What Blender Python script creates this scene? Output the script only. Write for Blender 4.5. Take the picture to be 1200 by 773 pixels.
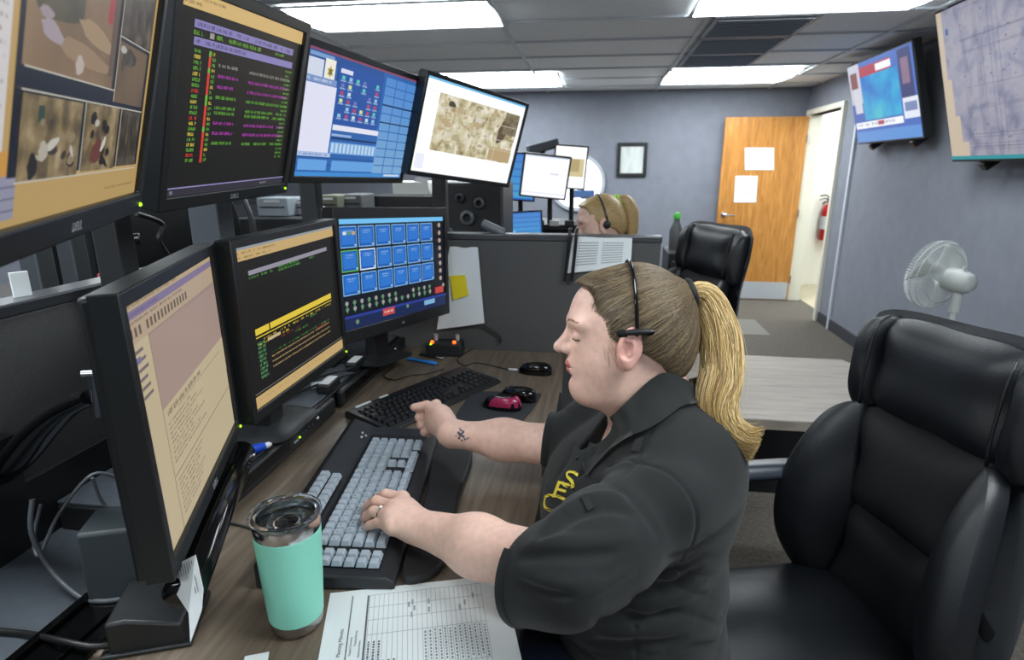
import bpy, bmesh, math, random
import numpy as np
from math import sin, cos, tan, pi, radians, degrees, sqrt, atan2
from mathutils import Vector, Matrix, Quaternion
from mathutils.bvhtree import BVHTree
random.seed(7)
SC = bpy.context.scene
COL = SC.collection
for o in list(bpy.data.objects): bpy.data.objects.remove(o)

# ------------------------------------------------------------------ camera
FPX = 700.0; PITCH = radians(15.2); YAW = radians(8.1); CAMZ = 1.5
FW = Vector((-sin(YAW)*cos(PITCH), cos(YAW)*cos(PITCH), -sin(PITCH)))
RT = Vector((cos(YAW), sin(YAW), 0)); UP = RT.cross(FW)
CAM = Vector((0, 0, CAMZ))
cd = bpy.data.cameras.new('camera'); cam = bpy.data.objects.new('camera', cd); COL.objects.link(cam)
cd.sensor_width = 36.0; cd.lens = FPX/1200*36; cd.clip_start = .01; cd.clip_end = 60
cam.matrix_world = Matrix(((RT.x, UP.x, -FW.x, 0), (RT.y, UP.y, -FW.y, 0), (RT.z, UP.z, -FW.z, CAMZ), (0, 0, 0, 1)))
cd.dof.use_dof = True; cd.dof.focus_distance = 0.98; cd.dof.aperture_fstop = 6.0
SC.camera = cam
# ------------------------------------------------------------------ light
LAMP = 11.0            # strength of the ceiling troffers
w = bpy.data.worlds.new('world'); SC.world = w; w.use_nodes = True
w.node_tree.nodes['Background'].inputs[0].default_value = (.5, .55, .62, 1)
w.node_tree.nodes['Background'].inputs[1].default_value = .25
SC.view_settings.view_transform = 'Standard'; SC.view_settings.look = 'None'
SC.view_settings.exposure = 0.6; SC.view_settings.gamma = 1.0
SC.view_settings.use_curve_mapping = False

# measuring helpers: where a sight line of the photograph meets a known plane of the room
def ray(x, y): return FW + RT*((x-600)/FPX) + UP*((386.5-y)/FPX)
def onz(x, y, z): r = ray(x, y); return CAM + r*((z-CAMZ)/r.z)
def ony(x, y, Y): r = ray(x, y); return CAM + r*(Y/r.y)
def onx(x, y, X): r = ray(x, y); return CAM + r*(X/r.x)
def atd(x, y, d): return CAM + ray(x, y)*d

# ------------------------------------------------------------------ materials
def srgb(r, g, b):
    f = lambda c: (c/255/12.92) if c/255 <= .04045 else ((c/255+.055)/1.055)**2.4
    return (f(r), f(g), f(b), 1)
_M = {}
def mat(name, col=(128, 128, 128), rough=.5, metal=0, noise=0, nscale=40, bump=0, bscale=200, spec=.5, coat=0, emit=None, estr=1, alpha=1, trans=0, wave=None, sheen=0, stretch=(1, 1, 1)):
    if name in _M: return _M[name]
    m = bpy.data.materials.new(name); m.use_nodes = True; nt = m.node_tree; b = nt.nodes['Principled BSDF']
    c = srgb(*col)
    b.inputs['Base Color'].default_value = c; b.inputs['Roughness'].default_value = rough
    b.inputs['Metallic'].default_value = metal; b.inputs['Specular IOR Level'].default_value = spec
    b.inputs['Coat Weight'].default_value = coat; b.inputs['Sheen Weight'].default_value = sheen
    if trans: b.inputs['Transmission Weight'].default_value = trans; b.inputs['IOR'].default_value = 1.45
    if alpha < 1: b.inputs['Alpha'].default_value = alpha
    if emit: b.inputs['Emission Color'].default_value = srgb(*emit); b.inputs['Emission Strength'].default_value = estr
    tc = mp = None
    if noise or bump or wave:
        tc = nt.nodes.new('ShaderNodeTexCoord'); mp = nt.nodes.new('ShaderNodeMapping'); mp.inputs['Scale'].default_value = stretch
        nt.links.new(tc.outputs['Object'], mp.inputs[0])
    if noise:
        n = nt.nodes.new('ShaderNodeTexNoise'); n.inputs['Scale'].default_value = nscale; n.inputs['Detail'].default_value = 5
        nt.links.new(mp.outputs[0], n.inputs[0])
        r = nt.nodes.new('ShaderNodeValToRGB'); nt.links.new(n.outputs[0], r.inputs[0])
        r.color_ramp.elements[0].position = .3; r.color_ramp.elements[1].position = .7
        r.color_ramp.elements[0].color = tuple(x*(1-noise) for x in c[:3])+(1,)
        r.color_ramp.elements[1].color = tuple(min(1, x*(1+noise)) for x in c[:3])+(1,)
        nt.links.new(r.outputs[0], b.inputs['Base Color'])
    if bump:
        n2 = nt.nodes.new('ShaderNodeTexNoise'); n2.inputs['Scale'].default_value = bscale; n2.inputs['Detail'].default_value = 3
        nt.links.new(mp.outputs[0], n2.inputs[0])
        bp = nt.nodes.new('ShaderNodeBump'); bp.inputs['Strength'].default_value = bump; bp.inputs['Distance'].default_value = .002
        nt.links.new(n2.outputs[0], bp.inputs['Height']); nt.links.new(bp.outputs[0], b.inputs['Normal'])
    _M[name] = m; return m
def ramp_mat(name, stops, scale=5, rough=.5, stretch=(1, 1, 1), detail=6, dist=0, emit=0, kind='noise', bump=0, spec=.5, coat=0):
    """procedural colour ramp over noise / voronoi / wave; emit>0 makes it a lit display picture"""
    if name in _M: return _M[name]
    m = bpy.data.materials.new(name); m.use_nodes = True; nt = m.node_tree; b = nt.nodes['Principled BSDF']
    b.inputs['Roughness'].default_value = rough; b.inputs['Specular IOR Level'].default_value = spec; b.inputs['Coat Weight'].default_value = coat
    tc = nt.nodes.new('ShaderNodeTexCoord'); mp = nt.nodes.new('ShaderNodeMapping'); mp.inputs['Scale'].default_value = stretch
    nt.links.new(tc.outputs['Object'], mp.inputs[0])
    if kind == 'noise':
        n = nt.nodes.new('ShaderNodeTexNoise'); n.inputs['Detail'].default_value = detail; n.inputs['Distortion'].default_value = dist; out = n.outputs[0]
    elif kind == 'voronoi':
        n = nt.nodes.new('ShaderNodeTexVoronoi'); out = n.outputs['Color']
    else:
        n = nt.nodes.new('ShaderNodeTexWave'); n.inputs['Distortion'].default_value = dist; n.inputs['Detail'].default_value = detail; out = n.outputs['Color']
    n.inputs['Scale'].default_value = scale; nt.links.new(mp.outputs[0], n.inputs[0])
    r = nt.nodes.new('ShaderNodeValToRGB'); nt.links.new(out, r.inputs[0])
    e = r.color_ramp.elements
    while len(e) < len(stops): e.new(.5)
    for k, (p, c) in enumerate(stops): e[k].position = p; e[k].color = srgb(*c)
    if emit:
        b.inputs['Base Color'].default_value = (.01, .01, .01, 1)
        nt.links.new(r.outputs[0], b.inputs['Emission Color']); b.inputs['Emission Strength'].default_value = emit*SCRK
    else: nt.links.new(r.outputs[0], b.inputs['Base Color'])
    if bump:
        bp = nt.nodes.new('ShaderNodeBump'); bp.inputs['Strength'].default_value = bump; bp.inputs['Distance'].default_value = .002
        nt.links.new(out, bp.inputs['Height']); nt.links.new(bp.outputs[0], b.inputs['Normal'])
    _M[name] = m; return m
SCRK = .70
def scr(col, s=1.0):
    """lit display colour"""
    s = s*SCRK; g_ = sum(col)/3; col = tuple(int(c+(g_-c)*.10) for c in col)
    return mat('display_%d_%d_%d_%d' % (*col, int(s*100)), (6, 6, 8), .35, emit=col, estr=s, spec=.35)

# ------------------------------------------------------------------ mesh builder
def frame_from(n, up=Vector((0, 0, 1))):
    n = Vector(n).normalized(); x = up.cross(n)
    if x.length < 1e-4: x = Vector((1, 0, 0))
    x.normalize(); y = n.cross(x); return x, y, n
def mbasis(o):
    m = o.matrix_basis.copy(); p = o.parent
    while p: m = p.matrix_basis @ m; p = p.parent
    return m
class MB:
    def __init__(s): s.v = []; s.f = []; s.m = []; s.mats = []
    def mi(s, m):
        if m is None: return 0
        if m not in s.mats: s.mats.append(m)
        return s.mats.index(m)
    def add(s, vs, fs, m=None):
        k = len(s.v); i = s.mi(m); s.v += [tuple(v) for v in vs]
        s.f += [tuple(a+k for a in f) for f in fs]; s.m += [i]*len(fs); return s
    def box(s, c, d, R=None, m=None, top=None):
        """box centre c, dims d; top=(sx,sy) scales the +Z face"""
        vs = []
        for z in (-1, 1):
            for x, y in ((-1, -1), (1, -1), (1, 1), (-1, 1)):
                k = (top if (top and z > 0) else (1, 1)); p = Vector((x*d[0]/2*k[0], y*d[1]/2*k[1], z*d[2]/2))
                if R is not None: p = R @ p
                vs.append(p+Vector(c))
        return s.add(vs, [(3, 2, 1, 0), (4, 5, 6, 7), (0, 1, 5, 4), (1, 2, 6, 5), (2, 3, 7, 6), (3, 0, 4, 7)], m)
    def quad(s, a, b, c, d, m=None): return s.add([a, b, c, d], [(0, 1, 2, 3)], m)
    def tube(s, pts, r, n=10, m=None, cap=True, flat=1.0, smooth=0):
        pts = [Vector(p) for p in pts]
        if smooth: pts = catmull(pts, smooth)
        N = len(pts); rs = r if isinstance(r, (list, tuple)) else [r]*N
        if len(rs) != N: rs = list(np.interp(np.linspace(0, 1, N), np.linspace(0, 1, len(rs)), rs))
        vs = []; fs = []; t = (pts[1]-pts[0]).normalized(); x, y, _ = frame_from(t)
        for i, p in enumerate(pts):
            t2 = (pts[min(i+1, N-1)]-pts[max(i-1, 0)]).normalized()
            q = t.rotation_difference(t2); x = (q @ x).normalized(); y = t2.cross(x); t = t2
            for k in range(n):
                a = 2*pi*k/n; vs.append(p + x*cos(a)*rs[i] + y*sin(a)*rs[i]*flat)
        for i in range(N-1):
            for k in range(n):
                fs.append((i*n+k, i*n+(k+1) % n, (i+1)*n+(k+1) % n, (i+1)*n+k))
        if cap: fs += [tuple(range(n-1, -1, -1)), tuple((N-1)*n+k for k in range(n))]
        return s.add(vs, fs, m)
    def lathe(s, prof, c=(0, 0, 0), n=48, m=None, R=None, ms=None):
        """prof = [(r,z)...]; closed when r==0 at the ends"""
        vs = []; fs = []; c = Vector(c)
        for (r, z) in prof:
            for k in range(n):
                a = 2*pi*k/n; p = Vector((r*cos(a), r*sin(a), z))
                if R is not None: p = R @ p
                vs.append(p+c)
        if ms is None:
            for i in range(len(prof)-1):
                for k in range(n): fs.append((i*n+k, i*n+(k+1) % n, (i+1)*n+(k+1) % n, (i+1)*n+k))
            return s.add(vs, fs, m)
        k0 = len(s.v); s.v += [tuple(v) for v in vs]
        for i in range(len(prof)-1):
            for k in range(n):
                s.f.append(tuple(a+k0 for a in (i*n+k, i*n+(k+1) % n, (i+1)*n+(k+1) % n, (i+1)*n+k))); s.m.append(s.mi(ms[i]))
        return s
    def ball(s, c, r, n=16, m=None, R=None):
        r = r if isinstance(r, (tuple, list)) else (r, r, r); vs = []; fs = []; h = n//2
        for i in range(h+1):
            t = pi*i/h
            for k in range(n):
                a = 2*pi*k/n; p = Vector((r[0]*sin(t)*cos(a), r[1]*sin(t)*sin(a), r[2]*cos(t)))
                if R is not None: p = R @ p
                vs.append(p+Vector(c))
        for i in range(h):
            for k in range(n): fs.append((i*n+k, (i+1)*n+k, (i+1)*n+(k+1) % n, i*n+(k+1) % n))
        return s.add(vs, fs, m)
    def prism(s, poly, z0, z1, m=None, R=None, c=(0, 0, 0)):
        n = len(poly); vs = []
        for z in (z0, z1):
            for (x, y) in poly:
                p = Vector((x, y, z));
                if R is not None: p = R @ p
                vs.append(p+Vector(c))
        fs = [tuple(range(n-1, -1, -1)), tuple(range(n, 2*n))]+[(i, (i+1) % n, n+(i+1) % n, n+i) for i in range(n)]
        return s.add(vs, fs, m)
    def pillow(s, outline, T, fn, m=None, rings=9, e=2.4, back=.02, n=72, inset=.0):
        """puffed leather cushion: outline (a,b) closed; fn(a,b,h)->point; T puff height"""
        o = catmull([Vector((a, b, 0)) for a, b in outline], max(2, n//len(outline)), closed=True)
        cx = sum((p.x for p in o))/len(o); cy = sum((p.y for p in o))/len(o); N = len(o); vs = []; fs = []
        seq = [(1.0, -back)]+[(cos(pi/2*i/rings)**.8 if i < rings else 0, None) for i in range(rings+1)]
        L = 0
        for i, (k, h) in enumerate(seq):
            if h is None: h = T*(1-k**e)
            for p in o: vs.append(fn(cx+(p.x-cx)*k, cy+(p.y-cy)*k, h))
            L += 1
        for i in range(L-1):
            for j in range(N): fs.append((i*N+j, i*N+(j+1) % N, (i+1)*N+(j+1) % N, (i+1)*N+j))
        fs.append(tuple(range(N-1, -1, -1)))
        return s.add(vs, fs, m)
    def text(s, txt, c, X, Y, h, m=None, ext=.0004, align='CENTER', bold=0):
        """lettering of cap height h, running along X, up along Y"""
        cu = bpy.data.curves.new('t', 'FONT'); cu.body = txt; cu.size = h/.69; cu.extrude = ext; cu.align_x = align; cu.resolution_u = 3; cu.offset = bold
        ob = bpy.data.objects.new('t', cu); COL.objects.link(ob); dg = bpy.context.evaluated_depsgraph_get(); me = ob.evaluated_get(dg).to_mesh()
        X = Vector(X).normalized(); Y = Vector(Y).normalized(); Z = X.cross(Y); c = Vector(c)
        s.add([c+X*v.co.x+Y*(v.co.y-h/2)+Z*v.co.z for v in me.vertices], [tuple(p.vertices) for p in me.polygons], m)
        ob.evaluated_get(dg).to_mesh_clear(); bpy.data.objects.remove(ob); bpy.data.curves.remove(cu); return s
    def build(s, name, m=None, parent=None, world=False, bevel=0, smooth=None, seg=2, sub=0):
        me = bpy.data.meshes.new(name); vs = s.v
        if world and parent:
            iv = mbasis(parent).inverted(); vs = [tuple(iv @ Vector(v)) for v in s.v]
        me.from_pydata(vs, [], s.f)
        mats = s.mats if s.mats else [m]
        for x in mats: me.materials.append(x)
        if s.mats: me.polygons.foreach_set('material_index', s.m)
        ob = bpy.data.objects.new(name, me); COL.objects.link(ob)
        if parent: ob.parent = parent
        if bevel:
            b = ob.modifiers.new('bevel', 'BEVEL'); b.width = bevel; b.segments = seg; b.limit_method = 'ANGLE'; b.angle_limit = radians(40); b.harden_normals = False
        if sub:
            q = ob.modifiers.new('sub', 'SUBSURF'); q.levels = sub; q.render_levels = sub
        if smooth is None: smooth = 35 if bevel else 0
        if smooth:
            for p in me.polygons: p.use_smooth = True
            if smooth < 180:
                try: me.set_sharp_from_angle(angle=radians(smooth))
                except Exception: pass
        me.update(); return ob
def catmull(pts, k=6, closed=False):
    n = len(pts); out = []
    rng = range(n) if closed else range(n-1)
    for i in rng:
        if closed: p0, p1, p2, p3 = pts[(i-1) % n], pts[i], pts[(i+1) % n], pts[(i+2) % n]
        else: p0, p1, p2, p3 = pts[max(i-1, 0)], pts[i], pts[i+1], pts[min(i+2, n-1)]
        for j in range(k):
            t = j/k; out.append(.5*((2*p1)+(-p0+p2)*t+(2*p0-5*p1+4*p2-p3)*t*t+(-p0+3*p1-3*p2+p3)*t**3))
    if not closed: out.append(pts[-1].copy())
    return out
def tag(o, label, cat, group=None):
    o['label'] = label; o['category'] = cat
    if group: o['group'] = group
    return o
def thing(name, label, cat, loc=(0, 0, 0), rot=(0, 0, 0), group=None, R=None):
    o = bpy.data.objects.new(name, None); COL.objects.link(o); o.empty_display_size = .05
    if R is not None: o.matrix_basis = Matrix.Translation(Vector(loc)) @ R.to_4x4()
    else: o.location = loc; o.rotation_euler = rot
    return tag(o, label, cat, group)
def struct(o): o['kind'] = 'structure'; return o
def kids(o): return [c for c in bpy.data.objects if c.parent == o]
def dup(o, label=None, parent=None):
    c = o.copy(); COL.objects.link(c)
    if parent: c.parent = parent
    if label: c['label'] = label
    for ch in kids(o): dup(ch, None, c)
    return c
def Rz(a): return Matrix.Rotation(a, 3, 'Z')
def Rx(a): return Matrix.Rotation(a, 3, 'X')
def Ry(a): return Matrix.Rotation(a, 3, 'Y')

# ------------------------------------------------------------------ room
CEIL = 2.34; XR = 2.24; YB = 7.36; XL = -4.6; YF = -3.4; DZ = .88
m_wall = mat('blue_grey_wall', (120, 124, 135), .85, noise=.06, nscale=9, bump=.25, bscale=500)
m_floor = ramp_mat('brown_grey_carpet', [(.3, (70, 66, 60)), (.7, (98, 92, 84))], 60, .95, bump=.5)
m_ceil = mat('ceiling_tile', (236, 239, 242), .9, noise=.08, nscale=60, bump=.3, bscale=260)
m_grid = mat('ceiling_grid_metal', (176, 178, 180), .5)
m_white = mat('white_paint', (225, 226, 222), .6)
m_black = mat('black_plastic', (30, 32, 34), .42, bump=.15, bscale=900)
m_blackg = mat('gloss_black', (9, 9, 10), .12)
m_dark = mat('charcoal_plastic', (38, 40, 43), .5)
m_steel = mat('black_steel', (16, 17, 19), .3, spec=.6)
m_chrome = mat('brushed_steel', (190, 190, 192), .25, 1)
m_slate = mat('dark_slate_laminate', (76, 82, 90), .5, noise=.1, nscale=60)
m_wood = ramp_mat('grey_oak_laminate', [(.25, (86, 75, 64)), (.5, (107, 95, 82)), (.75, (126, 113, 98))], 3.0, .42, (22, 1.6, 6), 8, .8, spec=.4)
m_panel = mat('charcoal_partition_fabric', (84, 84, 84), .95, noise=.15, nscale=300, bump=.5, bscale=900)
m_paper = mat('paper', (232, 238, 240), .8)
m_ink = mat('ink', (96, 100, 108), .8)
m_inkl = mat('faint_ink', (165, 170, 176), .8)
m_cord = mat('black_cord', (22, 22, 24), .45)
m_label = mat('label_white', (215, 218, 220), .6)

def plate(name, x0, x1, y0, y1, z0, z1, m, kind=True):
    o = MB().box(((x0+x1)/2, (y0+y1)/2, (z0+z1)/2), (x1-x0, y1-y0, z1-z0)).build(name, m)
    return struct(o) if kind else o
plate('floor', XL-.1, XR+2.0, YF-.1, YB+.1, -.1, 0, m_floor)
plate('wall_back', XL, XR+.12, YB, YB+.12, 0, CEIL+.1, m_wall)
plate('wall_left', XL-.12, XL, YF, YB+.12, 0, CEIL+.1, m_wall)
plate('wall_front', XL, XR+.12, YF-.12, YF, 0, CEIL+.1, m_wall)
# right wall with doorway Y 6.29..7.2, top 2.05
D0, D1, DH = 6.29, 7.24, 2.05
wr = MB(); wr.box((XR+.06, (YF+D0)/2, CEIL/2+.05), (.12, D0-YF, CEIL+.1)).box((XR+.06, (D1+YB)/2, CEIL/2+.05), (.12, YB-D1, CEIL+.1))
wr.box((XR+.06, (D0+D1)/2, (DH+CEIL+.1)/2), (.12, D1-D0, CEIL+.1-DH)); struct(wr.build('wall_right', m_wall))
# doorway casing
tr = MB()
for y in (D0-.025, D1+.02): tr.box((XR+.045, y, DH/2), (.16, .05, DH))
tr.box((XR+.045, (D0+D1)/2, DH+.025), (.16, D1-D0+.1, .05)); struct(tr.build('trim_1', mat('cream_casing', (214, 212, 198), .5), bevel=.004))
struct(MB().box((XR-.012, 5.93, CEIL/2), (.024, .035, CEIL)).build('trim_2', mat('wall_seam_strip', (190, 196, 208), .5), bevel=.003))
for nm, c, d in (('baseboard_right', (XR-.008, (YF+D0)/2-.03, .05), (.016, D0-YF-.06, .1)), ('baseboard_back', ((XL+XR)/2, YB-.008, .05), (XR-XL, .016, .1)), ('baseboard_left', (XL+.008, 2, .05), (.016, 10, .1))):
    struct(MB().box(c, d).build(nm, mat('grey_baseboard', (52, 54, 60), .7)))
# hallway beyond the doorway
m_hall = mat('hall_paint', (232, 230, 220), .7)
struct(MB().box((XR+1.56, 6.6, CEIL/2), (.1, 4, CEIL)).build('wall_hall_far', m_hall))
struct(MB().box((XR+.85, 8.3, CEIL/2), (1.5, .1, CEIL)).build('wall_hall_end', m_hall))
struct(MB().box((XR+.82, 5.0, CEIL/2), (1.36, .1, CEIL)).build('wall_hall_near', m_hall))
struct(MB().box((XR+.85, 6.6, .003), (1.4, 3.4, .006)).build('floor_hall', mat('hall_tile', (176, 166, 140), .4, noise=.08, nscale=8)))
struct(MB().box((XR+1.495, 6.6, .055), (.02, 3.2, .11)).build('baseboard_hall', mat('hall_base', (170, 158, 140), .6)))
struct(MB().box((XR+.85, 6.6, CEIL+.05), (1.5, 3.5, .1)).build('ceiling_hall', m_hall))
# ceiling: tiles with grid lines 0.61 x 1.22
cz = MB(); cz.box(((XL+XR)/2, (YF+YB)/2, CEIL+.06), (XR-XL+.2, YB-YF+.2, .1)); struct(cz.build('ceiling', m_ceil))
g = MB(); x = -.63-1.22*3
while x < XR:
    if x > XL: g.box((x, (YF+YB)/2, CEIL+.004), (.024, YB-YF, .014))
    x += 1.22
y = 3.3-.61*11
GY = []
while y < YB:
    if y > YF: g.box(((XL+XR)/2, y, CEIL+.004), (XR-XL, .024, .0135)); GY.append(y)
    y += .61
struct(g.build('trim_3', mat('dull_grid', (206, 210, 214), .6)))
# ceiling troffers
m_lens = mat('lit_diffuser', (240, 245, 245), .5, emit=(244, 252, 255), estr=LAMP)
def troffer(xc, yc, label, sy=.6, sx=1.16):
    t = thing('ceiling_light', label, 'ceiling light', (xc, yc, CEIL), group='recessed fluorescent panels')
    f = MB()
    for s in (-1, 1):
        f.box((0, s*(sy/2), -.006), (sx+.03, .022, .012)); f.box((s*(sx/2), 0, -.006), (.022, sy, .012))
    f.build('frame', m_grid, t, bevel=.002)
    d = MB(); N = 16
    for i in range(N):       # shallow arched lens
        a0, a1 = i/N, (i+1)/N; z = lambda a: -.004-.018*sin(pi*a)
        d.quad((-sx/2+.01, (a0-.5)*(sy-.02), z(a0)), (-sx/2+.01, (a1-.5)*(sy-.02), z(a1)), (sx/2-.01, (a1-.5)*(sy-.02), z(a1)), (sx/2-.01, (a0-.5)*(sy-.02), z(a0)))
    d.build('diffuser', m_lens, t, smooth=180)
    return t
LIGHTS = [(-1.185, 3.66, 'bright ceiling light panel above the map monitor, nearer of the left two'), (-1.0, 6.36, 'bright ceiling light panel far back, above the map monitor'),
          (1.06, 3.58, 'bright ceiling light panel cut by the top edge of the photo, right side'), (1.16, 6.36, 'bright ceiling light panel in front of the oak door')]
for x, y, l in LIGHTS: troffer(x, y, l, .6 if y < 5 else .92)
for x, y, l in [(-1.185, .6, 'bright ceiling light panel above the camera picture monitor'), (1.06, .6, 'bright ceiling light panel above the big wall television'), (-1.185, -1.8, 'bright ceiling light panel in the rear left of the room'), (1.06, -1.8, 'bright ceiling light panel in the rear right of the room'), (-3.6, 3.66, 'bright ceiling light panel over the far left tall cabinet side'), (-3.6, .6, 'bright ceiling light panel by the left wall')]: troffer(x, y, l)
troffer(XR+.85, 6.3, 'bright ceiling light panel in the hallway past the oak door, nearer', 1.1, .6)
troffer(XR+.85, 7.6, 'unseen ceiling light panel added to brighten the hallway past the oak door, farther', 1.1, .6)  # second hall panel, out of view, added to brighten the hallway
# air vents
def vent(xc, yc, label, sx=.56, sy=.56):
    t = thing('ceiling_vent', label, 'air vent', (xc, yc, CEIL), group='ceiling air vents')
    MB().box((0, 0, .0), (sx, sy, .006)).build('backing', mat('vent_dark', (130, 138, 150), .7), t)
    f = MB()
    for s in (-1, 1): f.box((0, s*sy/2, -.006), (sx+.03, .03, .012)).box((s*sx/2, 0, -.006), (.03, sy, .012))
    f.build('frame', mat('vent_frame', (150, 156, 166), .5), t)
    b = MB()
    for i in range(9): b.box((0, -sy/2+.05+i*(sy-.1)/8, -.012), (sx-.02, .022, .004), Rx(radians(35)))
    b.build('louvre', mat('vent_louvre', (190, 198, 208), .5), t)
vent(.92, 4.2, 'slatted ceiling vent nearest the photographer', .56)
vent(.92, 4.82, 'slatted ceiling vent, middle one of three')
vent(.92, 5.42, 'slatted ceiling vent nearest the far light panel')

# ------------------------------------------------------------------ oak door, open against the back wall
m_oak = ramp_mat('honey_oak_veneer', [(.3, (160, 106, 48)), (.55, (186, 128, 62)), (.8, (204, 148, 80))], 4, .4, (6, 6, .7), 6, 1.5)
dt = bpy.data.objects.new('door_1', None); COL.objects.link(dt); dt.location = (2.22, 7.235, 0); struct(dt)
LW = .87
MB().box((-LW/2, 0, 1.02), (LW, .044, 2.03)).build('door_leaf', m_oak, dt, bevel=.003)
MB().box((-LW/2, -.024, .115), (LW-.03, .003, .20)).build('kick_plate', mat('pale_kick_plate', (190, 196, 204), .35, .3), dt)
h = MB(); h.lathe([(0, 0), (.033, 0), (.033, .008), (.012, .012), (.011, .05), (.022, .055), (.026, .07), (.02, .082), (0, .085)], (-LW+.07, -.022, .98), 24, R=Rx(radians(90)))
h.tube([(-LW+.07, -.075, .98), (-LW+.13, -.078, .98), (-LW+.18, -.074, .975)], .009, 10); h.build('door_handle', m_chrome, dt, smooth=60)
for z in (.25, 1.0, 1.8): MB().tube([(.006, -.03, z-.045), (.006, -.03, z+.045)], .008, 10).build('hinge', m_chrome, dt)
def notice(pts, label, lines, name='paper_notice'):
    a, b, c, d = [Vector(p) for p in pts]; o = MB(); th = Vector((0, -.002, 0))
    o.add([a, b, c, d, a-th, b-th, c-th, d-th], [(0, 1, 2, 3), (7, 6, 5, 4), (0, 4, 5, 1), (1, 5, 6, 2), (2, 6, 7, 3), (3, 7, 4, 0)], m_paper)
    for (u0, u1, v) in lines:
        p = lambda u, v: a+(b-a)*u+(d-a)*v+Vector((0, -.0008, 0)); o.quad(p(u0, v), p(u1, v), p(u1, v+.03), p(u0, v+.03), m_inkl)
    return tag(o.build(name, m_paper), label, 'notice')
yd = 7.2075
q = lambda *p: [ony(x, y, yd) for x, y in p]
notice(q((873, 173), (907, 173), (907, 199), (873, 199)), 'wide white notice on the oak door, upper of the two', [(.15, .85, .3), (.2, .8, .5), (.25, .75, .65)])
notice(q((862, 206), (888, 206), (886, 237), (860, 237)), 'upright white notice on the oak door, lower of the two', [(.2, .8, .2), (.3, .7, .4), (.3, .7, .6)])
# fire extinguisher in the hall, hung on the far hall wall
ex = ony(970, 256, 8.16)
t = thing('fire_extinguisher', 'red fire extinguisher hung on the cream hallway wall', 'fire extinguisher', (ex.x, 8.17, ex.z-.27))
MB().lathe([(0, 0), (.07, 0), (.078, .02), (.078, .36), (.06, .42), (.025, .45), (.025, .48), (0, .48)], n=24).build('cylinder', mat('extinguisher_red', (190, 28, 30), .3), t, smooth=50)
MB().box((0, 0, .50), (.05, .05, .04)).tube([(0, 0, .52), (-.05, 0, .56), (-.12, 0, .55)], .01, 8).tube([(0, 0, .50), (-.06, 0, .52), (-.12, 0, .50)], .008, 8).build('valve_handle', m_blackg, t)
MB().tube([(0, .03, .49), (-.05, .09, .44), (-.04, .11, .3), (-.03, .1, .15)], .011, 8, smooth=5).build('hose', m_cord, t, smooth=60)
MB().lathe([(.0795, .14), (.0795, .30)], n=24).build('label_band', m_label, t, smooth=60)

# framed picture on the back wall
def px_rect(x0, y0, x1, y1, Y): a = ony(x0, y0, Y); b = ony(x1, y1, Y); return a, b
a = ony(724, 167, YB-.02); b = ony(757, 207, YB-.02)
W, H = b.x-a.x, a.z-b.z
t = thing('picture_frame', 'small black-framed glazed picture on the blue-grey back wall', 'picture', ((a.x+b.x)/2, YB-.001, (a.z+b.z)/2))
f = MB()
for s in (-1, 1): f.box((s*(W/2-.02), -.012, 0), (.04, .024, H)).box((0, -.012, s*(H/2-.02)), (W-.08, .024, .04))
f.build('frame', m_black, t, bevel=.004)
MB().box((0, -.006, 0), (W-.07, .006, H-.07)).build('print', ramp_mat('pale_reflection', [(.3, (120, 140, 150)), (.5, (190, 200, 190)), (.7, (150, 165, 180))], 3, .2, (5, 1, 1)), t)  # reflection in the glass painted as pale vertical bands of colour
MB().box((0, -.012, 0), (W-.07, .002, H-.07)).build('glass', mat('picture_glass', (255, 255, 255), .02, alpha=.25, spec=.8), t)

# round bright shape on the back wall, built as a window with a glowing pane
c = ony(676, 214, YB-.03); R0 = c.x*0+abs(ony(706, 214, YB).x-ony(676, 214, YB).x)
wn = MB(); N = 40; pts = [(R0*cos(pi*2*i/N), R0*sin(pi*2*i/N)) for i in range(N)]
wo = bpy.data.objects.new('window_1', None); COL.objects.link(wo); wo.location = (c.x, YB, c.z); struct(wo)
MB().prism(pts, 0, .012, R=Rx(radians(90))).build('window_pane', mat('glowing_glass', (230, 235, 240), .2, emit=(245, 250, 255), estr=1.6), wo)
MB().lathe([(R0-.01, 0), (R0+.03, 0), (R0+.03, .03), (R0-.01, .03), (R0-.01, 0)], n=48, R=Rx(radians(90))).build('window_frame', mat('pale_frame', (170, 176, 186), .4), wo)
MB().box((.06, -.015, -.13), (.3, .006, .09), m=mat('far_blue', (60, 90, 140), .5)).box((.1, -.016, -.17), (.1, .006, .04), m=mat('far_slate', (70, 80, 100), .5)).build('window_view', None, wo)

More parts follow.
